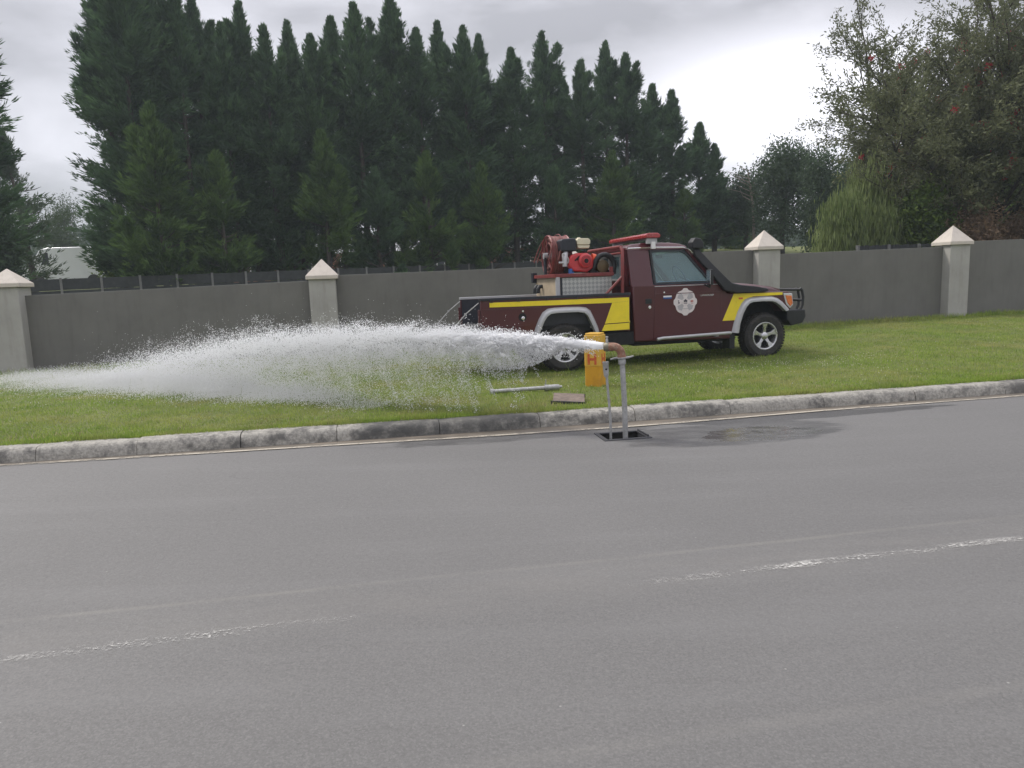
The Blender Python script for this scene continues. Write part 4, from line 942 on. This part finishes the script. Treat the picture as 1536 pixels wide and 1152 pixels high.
# ------------------------------------------------------------------ foliage
def leaf_mat(name, lo, hi, trans=.25, rough=.6, ns=.5):
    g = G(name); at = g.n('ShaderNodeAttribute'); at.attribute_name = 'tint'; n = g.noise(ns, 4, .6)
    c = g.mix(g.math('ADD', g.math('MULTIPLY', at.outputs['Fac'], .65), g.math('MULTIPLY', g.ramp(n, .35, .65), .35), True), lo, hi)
    g.set('Base Color', c); g.set('Roughness', rough); g.set('Specular IOR Level', .12)
    tr = g.n('ShaderNodeBsdfTranslucent'); g.l(c, tr.inputs[0]); q = g.n('ShaderNodeMixShader'); q.inputs[0].default_value = trans
    g.l(g.p.outputs[0], q.inputs[1]); g.l(tr.outputs[0], q.inputs[2]); g.l(q.outputs[0], g.o.inputs[0]); return g.m
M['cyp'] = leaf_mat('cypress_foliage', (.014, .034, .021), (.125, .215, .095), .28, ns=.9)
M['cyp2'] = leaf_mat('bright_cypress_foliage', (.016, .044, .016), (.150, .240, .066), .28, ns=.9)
M['broad'] = leaf_mat('dark_broad_leaves', (.032, .056, .032), (.095, .14, .075), .28)
M['mid'] = leaf_mat('mid_green_leaves', (.045, .085, .020), (.19, .26, .06), .35)
M['will'] = leaf_mat('willow_leaves', (.08, .125, .035), (.30, .35, .15), .35)
M['brush'] = leaf_mat('bottlebrush_leaves', (.06, .072, .040), (.20, .215, .115), .35)
M['brush2'] = leaf_mat('hanging_leaves', (.09, .11, .04), (.27, .26, .11), .3)
M['rbush'] = leaf_mat('reddish_shrub_leaves', (.14, .10, .060), (.38, .26, .17), .3)
M['redfl'] = leaf_mat('red_blossom', (.28, .02, .025), (.50, .05, .06), .25)
M['pale'] = leaf_mat('pale_feathery_leaves', (.050, .075, .045), (.11, .15, .085), .3)
M['bark'] = pm('bark', (.055, .045, .036), .9, 0, .35, 6, bump=.6, bscale=25)

def tris(P, D, Ln, Wd_, rn):
    """narrow leaf triangles: base at P, pointing along D"""
    n = len(P); D = D/np.maximum(1e-6, np.linalg.norm(D, axis=1))[:, None]
    R = rn.normal(0, 1, (n, 3)); Sd = np.cross(D, R); Sd /= np.maximum(1e-6, np.linalg.norm(Sd, axis=1))[:, None]
    V = np.empty((n, 4, 3)); mid = P+D*(Ln*.42)[:, None]
    V[:, 0] = P; V[:, 1] = mid+Sd*Wd_[:, None]; V[:, 2] = P+D*Ln[:, None]; V[:, 3] = mid-Sd*Wd_[:, None]
    return V.reshape(-1, 3)
def quads(n): return np.arange(4*n).reshape(-1, 4)

def conifer(rng, H, R, top=.0, nb=24, h0=.06, pw=1.0, size=1.0, ncl=11, nl=6, lean=0, droop=0, gap=0):
    per = 9; nm = int(nb*H/per); um = np.sort(rng.random(nm)); hm = H*(h0+(1-h0)*um*.99); am = rng.uniform(0, 2*pi, nm)
    fm = rng.uniform(.62, 1.22, nm)
    if gap: fm = np.where((rng.random(nm) < gap) & (hm/H < .8), .3, fm)
    h = np.repeat(hm, per)+rng.normal(0, .12, nm*per); h = np.where(h > H*.985, 2*H*.985-h, h); nbr = nm*per; h = np.where(h > .70*H, H*(.70+.285*rng.random(nbr)), h); h = np.clip(h, h0*H, H*.985)
    hh = h/H; top_len = (1-hh)*.30*R+.05; sprk = np.repeat(am, per)+rng.normal(0, .30, nbr); az = np.where(hh > .70, rng.uniform(0, 2*pi, nbr), sprk)
    tf = .46-.22*top
    rad = R*np.clip((1-hh)/tf, 0, 1)**(1.12-.25*top)*np.minimum(1, .6+hh*3)*(1.06-.18*hh)
    Lb = np.maximum(np.minimum(.22, .03+(1-hh)*1.3), rad*np.where(hh > .70, rng.uniform(.7, 1.15, nbr), np.repeat(fm, per))*rng.uniform(.62, 1.18, nbr)*np.where(hh > .8, rng.uniform(.6, 1.5, nbr), 1))
    Lb = np.minimum(Lb, .02+(H-h)*rng.uniform(.10, .42, nbr))
    el = np.radians(8+18*hh+34*np.clip((hh-.6)/.35, 0, 1)+rng.normal(0, 9, nbr))-droop
    t = np.tile(np.linspace(.22, 1, ncl), (nbr, 1))+rng.uniform(-.05, .05, (nbr, ncl)); t = np.clip(t, .1, 1.03)
    ca, sa = np.cos(az)[:, None], np.sin(az)[:, None]; ho = Lb[:, None]*t*np.cos(el)[:, None]
    zz = h[:, None]+Lb[:, None]*(t*np.sin(el)[:, None]+.22*t**2.5-.12*t)
    C = np.stack([ca*ho+lean*(zz/H)**2, sa*ho, zz], 2)
    sprd = (.03+.11*Lb[:, None]*(1-t*.75))[..., None]; C = C+rng.normal(0, 1, C.shape)*sprd*np.array([1, 1, .55])
    C = np.repeat(C.reshape(-1, 3), nl, 0); n = len(C)
    el2 = np.repeat(np.repeat(el[:, None], ncl, 1).ravel(), nl)+.25; az2 = np.repeat(np.repeat(az[:, None], ncl, 1).ravel(), nl)
    D = np.stack([np.cos(az2)*np.cos(el2), np.sin(az2)*np.cos(el2), np.sin(el2)], 1)+rng.normal(0, 1, (n, 3))*(.42-.22*np.repeat(t.ravel(), nl))[:, None]
    Ln = rng.uniform(.12, .34, n)*size; W_ = rng.uniform(.012, .030, n)*size
    P = C+rng.normal(0, .035, (n, 3))
    Ln = Ln*np.clip(.35+(1-np.repeat(np.repeat(hh[:, None], ncl, 1).ravel(), nl))*7, .35, 1)
    V = tris(P, D, Ln, W_, rng)
    bb = np.repeat(rng.random(nm), per)*.8+rng.random(nbr)*.2; bt = np.repeat(np.repeat(bb[:, None], ncl, 1).ravel(), nl); tt = np.repeat(t.ravel(), nl)  # random tint per bough paints light and dark shading clumps into the foliage
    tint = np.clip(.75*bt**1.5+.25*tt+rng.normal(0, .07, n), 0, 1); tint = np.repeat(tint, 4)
    # twiggy leader
    return V, quads(n), tint
def plant_conifer(x, y, H, R, mat, label, group, cat='conifer', seed=0, top=.0, name='cypress_tree', trunk=.14, **k):
    g0 = float(gz(x, y)); rng = np.random.default_rng(seed)
    e = empty(name, (x, y, g0-.05), 0, label=label, cat=cat, group=group)
    V, F, T = conifer(rng, H, R, top=top, **k)
    if name == 'cypress_tree':                 # side leaders that make the tip ragged
        Vs, Ts = [V], [T]
        for q in range(int(rng.integers(4, 8))):
            hs = rng.uniform(1.4, 2.8); dp = rng.uniform(.5, 4.2); rr_ = R*(.10+.13*dp)*rng.uniform(.8, 1.25); aa = rng.uniform(0, 2*pi)
            v2, _, t2 = conifer(rng, hs, rng.uniform(.35, .7), nb=40, h0=.05, ncl=6, nl=5, size=.85)
            v2 = v2+np.array([cos(aa)*rr_, sin(aa)*rr_, H-dp-hs])+np.stack([(v2[:, 2]/hs)**2*cos(aa)*.25, (v2[:, 2]/hs)**2*sin(aa)*.25, 0*v2[:, 2]], 1)
            Vs.append(v2); Ts.append(t2)
        V = np.concatenate(Vs); T = np.concatenate(Ts); F = quads(len(V)//4)
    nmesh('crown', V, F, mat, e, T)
    mb = MB(); lean = k.get('lean', 0); tr_ = random.Random(seed)
    mb.tube([(lean*(t)**2+tr_.uniform(-.03, .03), tr_.uniform(-.03, .03), H*t) for t in (0, .15, .35, .6, .8, .97)], [trunk*(1+H*.01), trunk, trunk*.8, trunk*.5, trunk*.28, .012], 7)
    for _ in range(14):
        a = tr_.uniform(0, 2*pi); h = tr_.uniform(.05, .6)*H; l = R*tr_.uniform(.5, .8)*(1-h/H)+.2
        mb.tube([(lean*(h/H)**2, 0, h), (cos(a)*l*.6, sin(a)*l*.6, h+l*.15), (cos(a)*l, sin(a)*l, h+l*.35)], [.03, .02, .006], 5)
    mb.build('trunk', M['bark'], e, smooth=60); return e
# apex pixels of the photograph's treetops, turned here into ground positions: (x over y, distance, height)
HZ = lambda px: 425+(768-px)*.036
def place(px, py, Y):
    Xr = (px-768)/1080*(1+.0); zt = 1.5+(HZ(px)-py)/1080*Y*1.0
    return Xr*Y, Y, zt
row = [ # px, apex y, depth offset, radius, columnar share, label
 (204, -8, 1.0, 1.10, .55, 'cypress with blunt crown forming the left end of the tall conifer row'),
 (236, -60, 0, 1.45, .65, 'tallest broad cypress near the left end, its top cut off by the picture edge'),
 (276, -25, 1.6, 1.25, .45, 'cypress right of the tallest one, its top just cut off by the picture edge'),
 (312, 6, .3, 1.05, .1, 'slim spiky cypress on the right shoulder of the tallest cypress'),
 (336, 24, 2.0, 1.0, .1, 'thin cypress in a dip of the skyline right of the tallest cypresses'),
 (374, 58, .6, 1.05, .1, 'short pointed cypress in the first dip of the treeline'),
 (402, 30, 1.4, 1.15, .05, 'open twiggy cypress with sky showing through its spire'),
 (434, 60, .2, .95, .1, 'narrow cypress between the twiggy spire and the next gap'),
 (468, 56, 1.7, 1.1, .1, 'cypress rising behind the second wall pillar'),
 (500, 74, .4, 1.0, .1, 'low topped cypress right of the second wall pillar'),
 (530, 50, 1.3, 1.15, .2, 'cypress leaning against the bushy topped pair'),
 (563, 30, .3, 1.3, .3, 'bushy topped cypress, left one of the middle pair'),
 (615, 20, 1.1, 1.5, .25, 'tall bushy cypress, right one of the middle pair'),
 (650, 66, .3, 1.15, .2, 'cypress tucked under the right side of the tall middle cypress'),
 (680, 56, 1.5, .95, .05, 'thin cypress with a side leader bending to the right'),
 (716, 62, .3, 1.1, .05, 'twiggy cypress with two thin spires'),
 (738, 74, 1.3, .9, .05, 'second thin spire right beside the twiggy one'),
 (783, 92, .4, 1.15, .05, 'cypress standing behind the reel end of the pump'),
 (828, 70, 1.2, 1.55, .15, 'broad pointed cypress above the pump unit'),
 (882, 108, .3, 1.15, .1, 'lower cypress between the two pointed ones above the pickup'),
 (918, 82, 1.2, 1.25, .15, 'pointed cypress above the back of the cab'),
 (946, 98, .2, 1.1, .15, 'cypress with a hooked tip above the cab roof'),
 (984, 142, 1.2, 1.25, .2, 'cypress on the falling skyline above the cab front'),
 (1012, 150, .4, 1.1, .15, 'cypress above the snorkel on the falling skyline'),
 (1052, 196, .8, 1.0, .3, 'low cypress near the right end of the row'),
 (700, 128, 2.4, 1.3, .3, 'lower cypress filling the row behind the two thin spires'),
 (760, 140, 2.0, 1.3, .3, 'lower cypress filling the row left of the broad pointed one'),
 (856, 135, 2.4, 1.3, .3, 'lower cypress filling the row right of the broad pointed one'),
 (600, 110, 2.6, 1.4, .3, 'lower cypress filling the row behind the middle pair'),
 (450, 118, 2.6, 1.4, .3, 'lower cypress filling the row left of the second wall pillar'),
 (1074, 226, .2, .85, .35, 'last and lowest cypress at the right end of the row')]
for i, (px, py, dz, R, tp, lab_) in enumerate(row):
    xr = (px-768)/1080; Y = (28.2+.45*15.5)/(1-.45*xr)+dz-1.2
    x, y, zt = place(px, py, Y); H = zt-float(gz(x, y))+.05
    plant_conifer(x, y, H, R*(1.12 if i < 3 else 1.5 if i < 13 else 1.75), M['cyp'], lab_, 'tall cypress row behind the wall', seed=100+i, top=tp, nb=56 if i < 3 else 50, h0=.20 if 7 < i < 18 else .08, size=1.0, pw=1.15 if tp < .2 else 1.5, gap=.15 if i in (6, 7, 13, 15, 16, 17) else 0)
# brighter, lower growth in front of the row
for i, (px, py, Y, R, lab_) in enumerate([(262, 165, 29.2, 1.75, 'bright green lower conifer in front of the tallest cypress'), (352, 235, 30.5, 1.5, 'lower green conifer with layered boughs right of the bright one'),
      (505, 205, 32.2, 1.35, 'lower green conifer in front of the row behind the second pillar'), (655, 235, 34.0, 1.7, 'lower green conifer in front of the middle pair'), (735, 250, 35.0, 1.6, 'lower green conifer left of the pump in front of the row'),
      (925, 235, 37.2, 1.8, 'lower green conifer behind the back of the cab'), (1030, 290, 39.5, 1.5, 'lower bluish conifer near the snorkel head'), (580, 260, 33.0, 1.4, 'dark lower conifer filling the gap under the middle pair'), (840, 255, 36.0, 1.5, 'dark lower conifer behind the reel')]):
    xr = (px-768)/1080; Y = (28.2+.45*15.5)/(1-.45*xr)-2.6-R*.5
    x, y, zt = place(px, py, Y); H = zt-float(gz(x, y))
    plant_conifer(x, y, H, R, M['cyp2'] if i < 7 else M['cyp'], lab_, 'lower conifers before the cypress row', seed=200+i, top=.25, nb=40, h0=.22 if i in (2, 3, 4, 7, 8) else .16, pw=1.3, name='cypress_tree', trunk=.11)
# left edge conifer and its neighbours
x, y, zt = place(-2, -60, 24); plant_conifer(x, y, zt-float(gz(x, y)), 1.5, M['cyp'], 'dark cypress cut by the left edge of the picture', None, seed=301, top=.7, nb=60)
x, y, zt = place(66, 188, 34); plant_conifer(x, y, zt-float(gz(x, y)), 2.0, M['pale'], 'pale feathery tree with a leaning trunk between the left cypresses', None, seed=302, top=.12, nb=36, lean=-.9, cat='tree', name='feathery_tree', ncl=9, nl=5)

def leafball(name, blobs, nclump, per, leaf, mat, e, seed, hang=0, csz=.22, shell=.55):
    rng = np.random.default_rng(seed); w_ = np.array([b[3]*b[4]*b[5] for b in blobs])**.67; w_ /= w_.sum()
    idx = rng.choice(len(blobs), nclump, p=w_); B = np.array(blobs)[idx]
    d = rng.normal(0, 1, (nclump, 3)); d /= np.linalg.norm(d, axis=1)[:, None]; rad = (shell+(1-shell)*rng.random(nclump)**.6)*(1+.12*rng.normal(0, 1, nclump))
    C = B[:, :3]+d*B[:, 3:6]*rad[:, None]; ct = rng.random(nclump)
    P = np.repeat(C, per, 0); n = len(P); off = rng.normal(0, 1, (n, 3))*csz; P = P+off; D = np.repeat(d, per, 0)*.5+rng.normal(0, .7, (n, 3))
    if hang: P[:, 2] -= np.abs(rng.normal(0, 1, n))*hang*.5; D = rng.normal(0, .16, (n, 3))+np.array([0, 0, -1.])
    P[:, 2] = np.maximum(P[:, 2], .02)
    Ln = rng.uniform(.6, 1.3, n)*leaf[0]; W_ = rng.uniform(.7, 1.3, n)*leaf[1]
    T = np.clip(np.repeat(ct, per)*.7+rng.random(n)*.4, 0, 1)
    return nmesh(name, tris(P, D, Ln, W_, rng), quads(n), mat, e, np.repeat(T, 4))
def broad(px, py, Y, wpx, mat, label, group=None, seed=0, name='leafy_tree', cat='tree', nclump=420, per=34, leaf=(.13, .035), hang=0, csz=.22, low=.25, flat=1.0, trunk=True):
    x, y, zt = place(px, py, Y); g0 = float(gz(x, y)); H = zt-g0; W_ = wpx/1080*Y/2; rr = random.Random(seed)
    e = empty(name, (x, y, g0), 0, label=label, cat=cat, group=group)
    blobs = []
    for k in range(9):
        a = rr.uniform(0, 2*pi); q = rr.uniform(.0, .62); hh = rr.uniform(low+.12, .82)
        r_ = W_*rr.uniform(.30, .48)*(1.1-.4*hh); blobs.append((cos(a)*W_*q, sin(a)*W_*q*.8, H*hh*flat, r_, r_, min(r_*.95, H*.22)))
    blobs.append((0, 0, H*.60, W_*.62, W_*.55, H*.36)); blobs.append((rr.uniform(-.2, .2)*W_, 0, H*.84, W_*.34, W_*.34, H*.15))
    leafball('crown', blobs, nclump, per, leaf, mat, e, seed, hang, csz)
    mb = MB(); mb.tube([(0, 0, -.05), (rr.uniform(-.1, .1), 0, H*.3), (rr.uniform(-.2, .2), 0, H*.75)], [.13, .10, .03], 7)
    for b in blobs[:7]: mb.tube([(0, 0, H*.28), (b[0]*.5, b[1]*.5, (H*.28+b[2])*.5), (b[0], b[1], b[2])], [.06, .04, .012], 5)
    mb.build('trunk', M['bark'], e, smooth=60); return e
GR = 'garden trees behind the right hand wall'
broad(1175, 216, 36, 130, M['broad'], 'tall dark broadleaf tree right of the conifer row', GR, 401, nclump=620, low=.05)
broad(1120, 262, 39, 80, M['broad'], 'smaller dark tree touching the right end of the conifer row', GR, 402, nclump=380, low=.05)
broad(1092, 300, 42, 70, M['mid'], 'low mid green shrub beyond the right end of the conifer row', GR, 403, nclump=260, name='garden_shrub', cat='shrub', low=0)
broad(1232, 228, 34, 110, M['broad'], 'dark round tree behind the willow', GR, 404, nclump=520, low=.05)
broad(1290, 215, 36, 120, M['pale'], 'grey green tree rising above the willow', GR, 405, nclump=520, low=.05)
broad(1345, 232, 35, 130, M['broad'], 'dark leafy tree left of the lowest blossom boughs', GR, 406, nclump=520, low=.05)
broad(1420, 262, 34, 150, M['mid'], 'dark tree in shade beneath the blossom tree', GR, 407, nclump=560, low=.05)
broad(1500, 248, 33, 140, M['mid'], 'bright green tree at the right edge beneath the blossom tree', GR, 408, nclump=560, low=.05)
broad(1262, 280, 20.0, 95, M['will'], 'light green weeping shrub hanging over the wall, larger left one', GR, 409, name='weeping_shrub', cat='shrub', nclump=560, per=30, leaf=(.26, .014), hang=.55, csz=.16, low=.1)
broad(1322, 300, 20.3, 62, M['will'], 'light green weeping shrub, smaller right one of the pair', GR, 410, name='weeping_shrub', cat='shrub', nclump=330, per=30, leaf=(.24, .014), hang=.5, csz=.16, low=.1)
broad(1292, 240, 21.0, 90, M['will'], 'pale weeping top rising behind the two light green shrubs', GR, 411, name='weeping_shrub', cat='shrub', nclump=300, per=26, leaf=(.22, .014), hang=.5, csz=.2, low=.3)
broad(1455, 303, 20.0, 150, M['rbush'], 'reddish brown shrub above the wall behind the rightmost pillar', GR, 412, name='garden_shrub', cat='shrub', nclump=520, per=40, leaf=(.11, .02), csz=.16, low=.1)
broad(1540, 318, 20, 90, M['rbush'], 'low reddish shrub cut by the right edge', GR, 413, name='garden_shrub', cat='shrub', nclump=320, per=36, leaf=(.11, .02), csz=.16, low=.1)
broad(1385, 290, 20.3, 90, M['mid'], 'mid green shrub between the weeping shrubs and the reddish shrub', GR, 414, name='garden_shrub', cat='shrub', nclump=360, low=.05)
# left side shrubs
broad(118, 300, 44, 80, M['pale'], 'low grey green tree behind the white van', None, 303, nclump=320, low=.02, leaf=(.12, .025))
broad(22, 300, 27, 66, M['pale'], 'grey green bush left of the white van', None, 421, name='garden_shrub', cat='shrub', nclump=420, low=.02, leaf=(.10, .02))
broad(196, 352, 30, 62, M['mid'], 'yellow green bush right of the white van', None, 423, name='garden_shrub', cat='shrub', nclump=260, low=.02)
broad(10, 330, 24, 90, M['broad'], 'dark bush at the left edge above the wall', None, 424, name='garden_shrub', cat='shrub', nclump=360, low=.02)
broad(440, 388, 33, 60, M['mid'], 'low yellow green bush under the conifers left of the second pillar', None, 425, name='garden_shrub', cat='shrub', nclump=120, low=.02)

# big blossom tree on the right: recursive limbs
def limb_tree(x, y, label):
    g0 = float(gz(x, y)); e = empty('bottlebrush_tree', (x, y, g0), 0, label=label, cat='tree'); rr = random.Random(77)
    mb = MB(); tips = []
    def grow(p, d, ln, r, lev):
        pts = [p]; q = p.copy(); dd = d.copy(); rs = [r]; k = 4
        for i in range(k):
            dd = (dd+Vector((rr.gauss(0, .16), rr.gauss(0, .16), rr.gauss(.03, .12)))).normalized(); q = q+dd*(ln/k); pts.append(q.copy()); rs.append(r*(1-.42*(i+1)/k))
            if lev >= 4 or (lev == 3 and i > 1): tips.append((q.copy(), dd.copy(), lev))
        mb.tube(pts, rs, 6 if lev < 3 else 4, cap=False)
        if lev >= 5: return
        nk = {0: 5, 1: 4, 2: 4, 3: 3, 4: 2}[lev]
        for i in range(nk):
            t = rr.uniform(.35, 1) if lev > 0 else rr.uniform(.75, 1); j = min(k, max(1, int(round(t*k)))); spread = .62 if lev > 0 else .8
            nd = (dd+Vector((rr.gauss(0, spread), rr.gauss(0, spread), rr.gauss(.05, spread*.7)))).normalized()
            grow(pts[j], nd, ln*rr.uniform(.58, .80), rs[j]*.66, lev+1)
        if lev < 4: grow(pts[-1], (dd+Vector((rr.gauss(0, .2), rr.gauss(0, .2), rr.gauss(0, .15)))).normalized(), ln*.8, rs[-1]*.9, lev+1)
    base_ = Vector((0, 0, 0)); fork = Vector((-.15, 0, 1.5))
    mb.tube([base_, Vector((.05, 0, .8)), fork], [.30, .25, .22], 9)
    for d, ln, r in ((Vector((-.93, -.12, .48)), 2.5, .13), (Vector((-.80, .1, .85)), 2.9, .14), (Vector((-.42, -.25, 1.0)), 3.0, .14), (Vector((-.62, .1, .95)), 3.5, .13), (Vector((-.25, .3, 1.0)), 3.6, .13), (Vector((.05, .2, 1.0)), 3.1, .14), (Vector((.6, .1, .8)), 2.6, .12), (Vector((-.95, .25, .22)), 1.9, .09), (Vector((-.65, -.6, .6)), 2.3, .10)):
        grow(fork, d.normalized(), ln, r, 1)
    mb.build('trunk', M['bark'], e, smooth=60)
    rng = np.random.default_rng(5); T = [t for t in tips if t[0].z > 2.5]
    P0 = np.array([t[0] for t in T]); D0 = np.array([t[1] for t in T]); lev = np.array([t[2] for t in T])
    per = 17; P = np.repeat(P0, per, 0); n = len(P); D = np.repeat(D0, per, 0)*.7+rng.normal(0, .55, (n, 3)); P = P+rng.normal(0, .075, (n, 3)); ct = np.repeat(rng.random(len(T)), per)
    nmesh('crown', tris(P, D, rng.uniform(.07, .16, n), rng.uniform(.014, .027, n), rng), quads(n), M['brush'], e, np.repeat(np.clip(ct*.7+rng.random(n)*.4, 0, 1), 4))
    k = rng.choice(len(T), 260, replace=False); c_ = P0[k]; cid = rng.integers(0, 60, 260); cc_ = P0[rng.choice(len(T), 60)]
    c_ = c_*.25+cc_[cid]*.75+rng.normal(0, .10, (260, 3)); per = 46; P = np.repeat(c_, per, 0)+rng.normal(0, .035, (260*per, 3)); n = len(P)
    nmesh('blossoms', tris(P, rng.normal(0, 1, (n, 3)), rng.uniform(.05, .12, n), rng.uniform(.010, .018, n), rng), quads(n), M['redfl'], e, rng.random(4*n))
    # hanging lower foliage
    blobs = [(-2.6, .3, 1.9, .9, .7, .7), (-1.8, .2, 1.5, .9, .7, .75), (-3.4, .4, 1.7, .7, .6, .6), (-1.0, .3, 1.2, .9, .7, .6), (-2.2, .5, .9, 1.0, .7, .5)]
    o = leafball('hanging_foliage', blobs, 420, 40, (.15, .016), M['brush2'], e, 6, .35, .18)
    return e
limb_tree(14.9, 22.3, 'large gnarled tree with red blossoms leaning in from the right edge')
# dead twigs beside the dark tree
x, y, zt = place(1125, 240, 37); g0 = float(gz(x, y)); e = empty('bare_tree', (x, y, g0), 0, label='bare dead twigs reaching up left of the dark broadleaf tree', cat='tree')
mb = MB(); rr = random.Random(9); H = zt-g0
mb.tube([(.3, 0, 0), (.2, 0, H*.5), (-.1, 0, H*.86)], [.09, .06, .03], 6)
for k in range(12):
    h = H*rr.uniform(.55, .86); dx = rr.choice((-1, 1))*rr.uniform(.4, 1.3); mb.tube([(.05, 0, h), (dx*.5, rr.uniform(-.3, .3), h+.25), (dx, rr.uniform(-.4, .4), h+rr.uniform(.4, .9))], [.025, .016, .006], 5)
mb.build('trunk', pm('dead_wood', (.20, .17, .14), .9), e)

# ------------------------------------------------------------------ fences behind the wall
M['fence'] = pm('dark_fence_panel', (.030, .033, .034), .8, 0, .3, 3, bump=.3)
M['fpost'] = pm('fence_post_grey', (.15, .15, .145), .8, 0, .2, 5)
def fence(x0, y0, dx, dy, n_, stp, top, label, name='panel_fence', boards=False):
    a = math.atan2(dy, dx); g0 = float(gz(x0, y0)); e = empty(name, (x0, y0, g0), a, label=label, cat='fence')
    for i in range(n_+1):
        wx = x0+cos(a)*stp*i; wy = y0+sin(a)*stp*i; h = top(wx, wy)-g0; gl = float(gz(wx, wy))-g0-.3
        mb = MB(); mb.box(stp*i-.035, stp*i+.035, -.06, .02, gl, h+.02); mb.build('post', M['fpost'], e, bevel=.004)
        if i < n_:
            wx2 = wx+cos(a)*stp; wy2 = wy+sin(a)*stp; h2 = top(wx2, wy2)-g0; m2 = MB()
            nb_ = 5 if not boards else 9; m_ = MB()
            if boards:
                for k in range(nb_):
                    t0 = k/nb_; t1 = (k+.93)/nb_; m_.box(stp*(i+t0)+.03, stp*(i+t1)+.03, -.01, .01, gl, h+(h2-h)*t0+.02*((k*7) % 3)/2)
            else:
                for k in range(nb_):
                    za, zb = gl+(h-gl)*k/nb_, gl+(h-gl)*(k+.97)/nb_; zc_, zd = gl+(h2-gl)*k/nb_, gl+(h2-gl)*(k+.97)/nb_; xa, xb = stp*i+.036, stp*(i+1)-.036
                    m_.add([(xa, -.02, za), (xb, -.02, zc_), (xb, -.02, zd), (xa, -.02, zb), (xa, .02, za), (xb, .02, zc_), (xb, .02, zd), (xa, .02, zb)], [(0, 1, 2, 3), (7, 6, 5, 4), (3, 2, 6, 7), (0, 4, 5, 1)])
            m_.build('panel', M['fence'], e)
fence(-17, 21.3, .857, .515, 24, 1.12, lambda x, y: 1.5+.0283*y, 'long dark panel fence with grey posts behind the left part of the wall')
fence(9.2, 19.2, 1, .17, 6, .9, lambda x, y: 2.14, 'dark upright board fence behind the wall under the weeping shrubs', 'board_fence', True)

# ------------------------------------------------------------------ building and van behind the trees
e = empty('brick_building', (-9.5, 62, 2.6), radians(6), label='low orange brick building with pale roof glimpsed between the conifer trunks', cat='building')
g = G('orange_brick'); bt = g.n('ShaderNodeTexBrick'); bt.inputs['Scale'].default_value = 3.2; bt.inputs['Color1'].default_value = (.30, .10, .05, 1); bt.inputs['Color2'].default_value = (.22, .075, .045, 1); bt.inputs['Mortar'].default_value = (.28, .2, .15, 1)
mp = g.n('ShaderNodeMapping'); mp.inputs['Rotation'].default_value = (radians(90), 0, 0); g.l(g.tc.outputs['Object'], mp.inputs[0]); g.l(mp.outputs[0], bt.inputs[0]); g.set('Base Color', bt.outputs[0]); g.set('Roughness', .85)
MB().box(-14, 13, 0, 9, -.5, 1.9).build('wall', g.m, e)
rf = MB().prism([(-.6, 1.9), (9.6, 1.9), (4.5, 3.7)], -14.6, 13.6); rf.v = [(y, x, z) for x, y, z in rf.v]; rf.build('roof', pm('pale_roof_sheet', (.42, .43, .44), .5, .2, .15, 2), e)
for k in range(7):
    wnd = MB().box(-12+3.7*k, -10.6+3.7*k, -.03, .02, .3, 1.5).build('window', M['white'], e)
    MB().box(-11.9+3.7*k, -11.35+3.7*k, -.045, -.031, .4, 1.4).box(-11.25+3.7*k, -10.7+3.7*k, -.045, -.031, .4, 1.4).build('pane', M['rail'], wnd)
x, y, _z = place(140, 400, 38); VX = empty('delivery_van', (x, y, float(gz(x, y))), radians(8), label='white van half hidden by bushes behind the left end of the wall', cat='van')
vp = [(-2.2, .35), (1.9, .35), (2.05, .45), (2.05, 1.9), (1.95, 2.05), (-.9, 2.05), (-1.35, 1.95), (-1.85, 1.25), (-2.35, 1.05), (-2.42, .55)]
M['vanw'] = pm('van_white', (.68, .70, .71), .35, 0, .04, 2, coat=.5)
mb = MB().prism([(x_*.92-.35, z) for x_, z in vp], -.85, .85); mb.build('body', M['vanw'], VX, bevel=.05, smooth=40, seg=3)
mb = MB().prism([(-1.55, 1.20), (-1.2, 1.20), (-1.2, 1.80), (-1.38, 1.80)], -.862, .862); mb.build('cab_window', M['rail'], VX)
for sx_ in (-1.75, .85):
    for sy_ in (-.78, .78): MB().lathe([(.2, -.1), (.33, -.09), (.33, .09), (.2, .1)], (sx_, sy_, .33), (0, 1, 0), 20).build('wheel', M['rubber'], VX, smooth=40)
# far wooded skyline that closes the horizon
def farwood():
    rng = np.random.default_rng(55); nc = 5200; th = rng.uniform(-1.0, 1.0, nc); Y = rng.uniform(95, 115, nc); X = Y*np.tan(th)
    hgt = 5.2+1.6*np.sin(th*9)+1.2*np.sin(th*23+1); Z = 2.6+hgt*rng.random(nc)**.7
    per = 14; P = np.repeat(np.stack([X, Y, Z], 1), per, 0)+rng.normal(0, .6, (nc*per, 3)); n = len(P)
    o = nmesh('far_wood', tris(P, rng.normal(0, 1, (n, 3)), rng.uniform(.5, 1.1, n), rng.uniform(.15, .35, n), rng), quads(n), M['broad'], None, rng.random(4*n)); tag(o, 'distant wooded strip along the horizon behind everything', 'woods', kind='stuff')
farwood()

# ------------------------------------------------------------------ air
if True:
    g = G('haze_air'); g.t.nodes.remove(g.p); pv = g.n('ShaderNodeVolumePrincipled'); pv.inputs['Color'].default_value = (.80, .90, 1, 1); pv.inputs['Density'].default_value = .0011; pv.inputs['Anisotropy'].default_value = .2
    g.l(pv.outputs[0], g.o.inputs['Volume'])
    o = MB().box(-420, 420, -60, 560, -2, 26).build('haze', g.m); tag(o, 'thin pale haze in the damp air over the whole place', 'haze', kind='stuff')
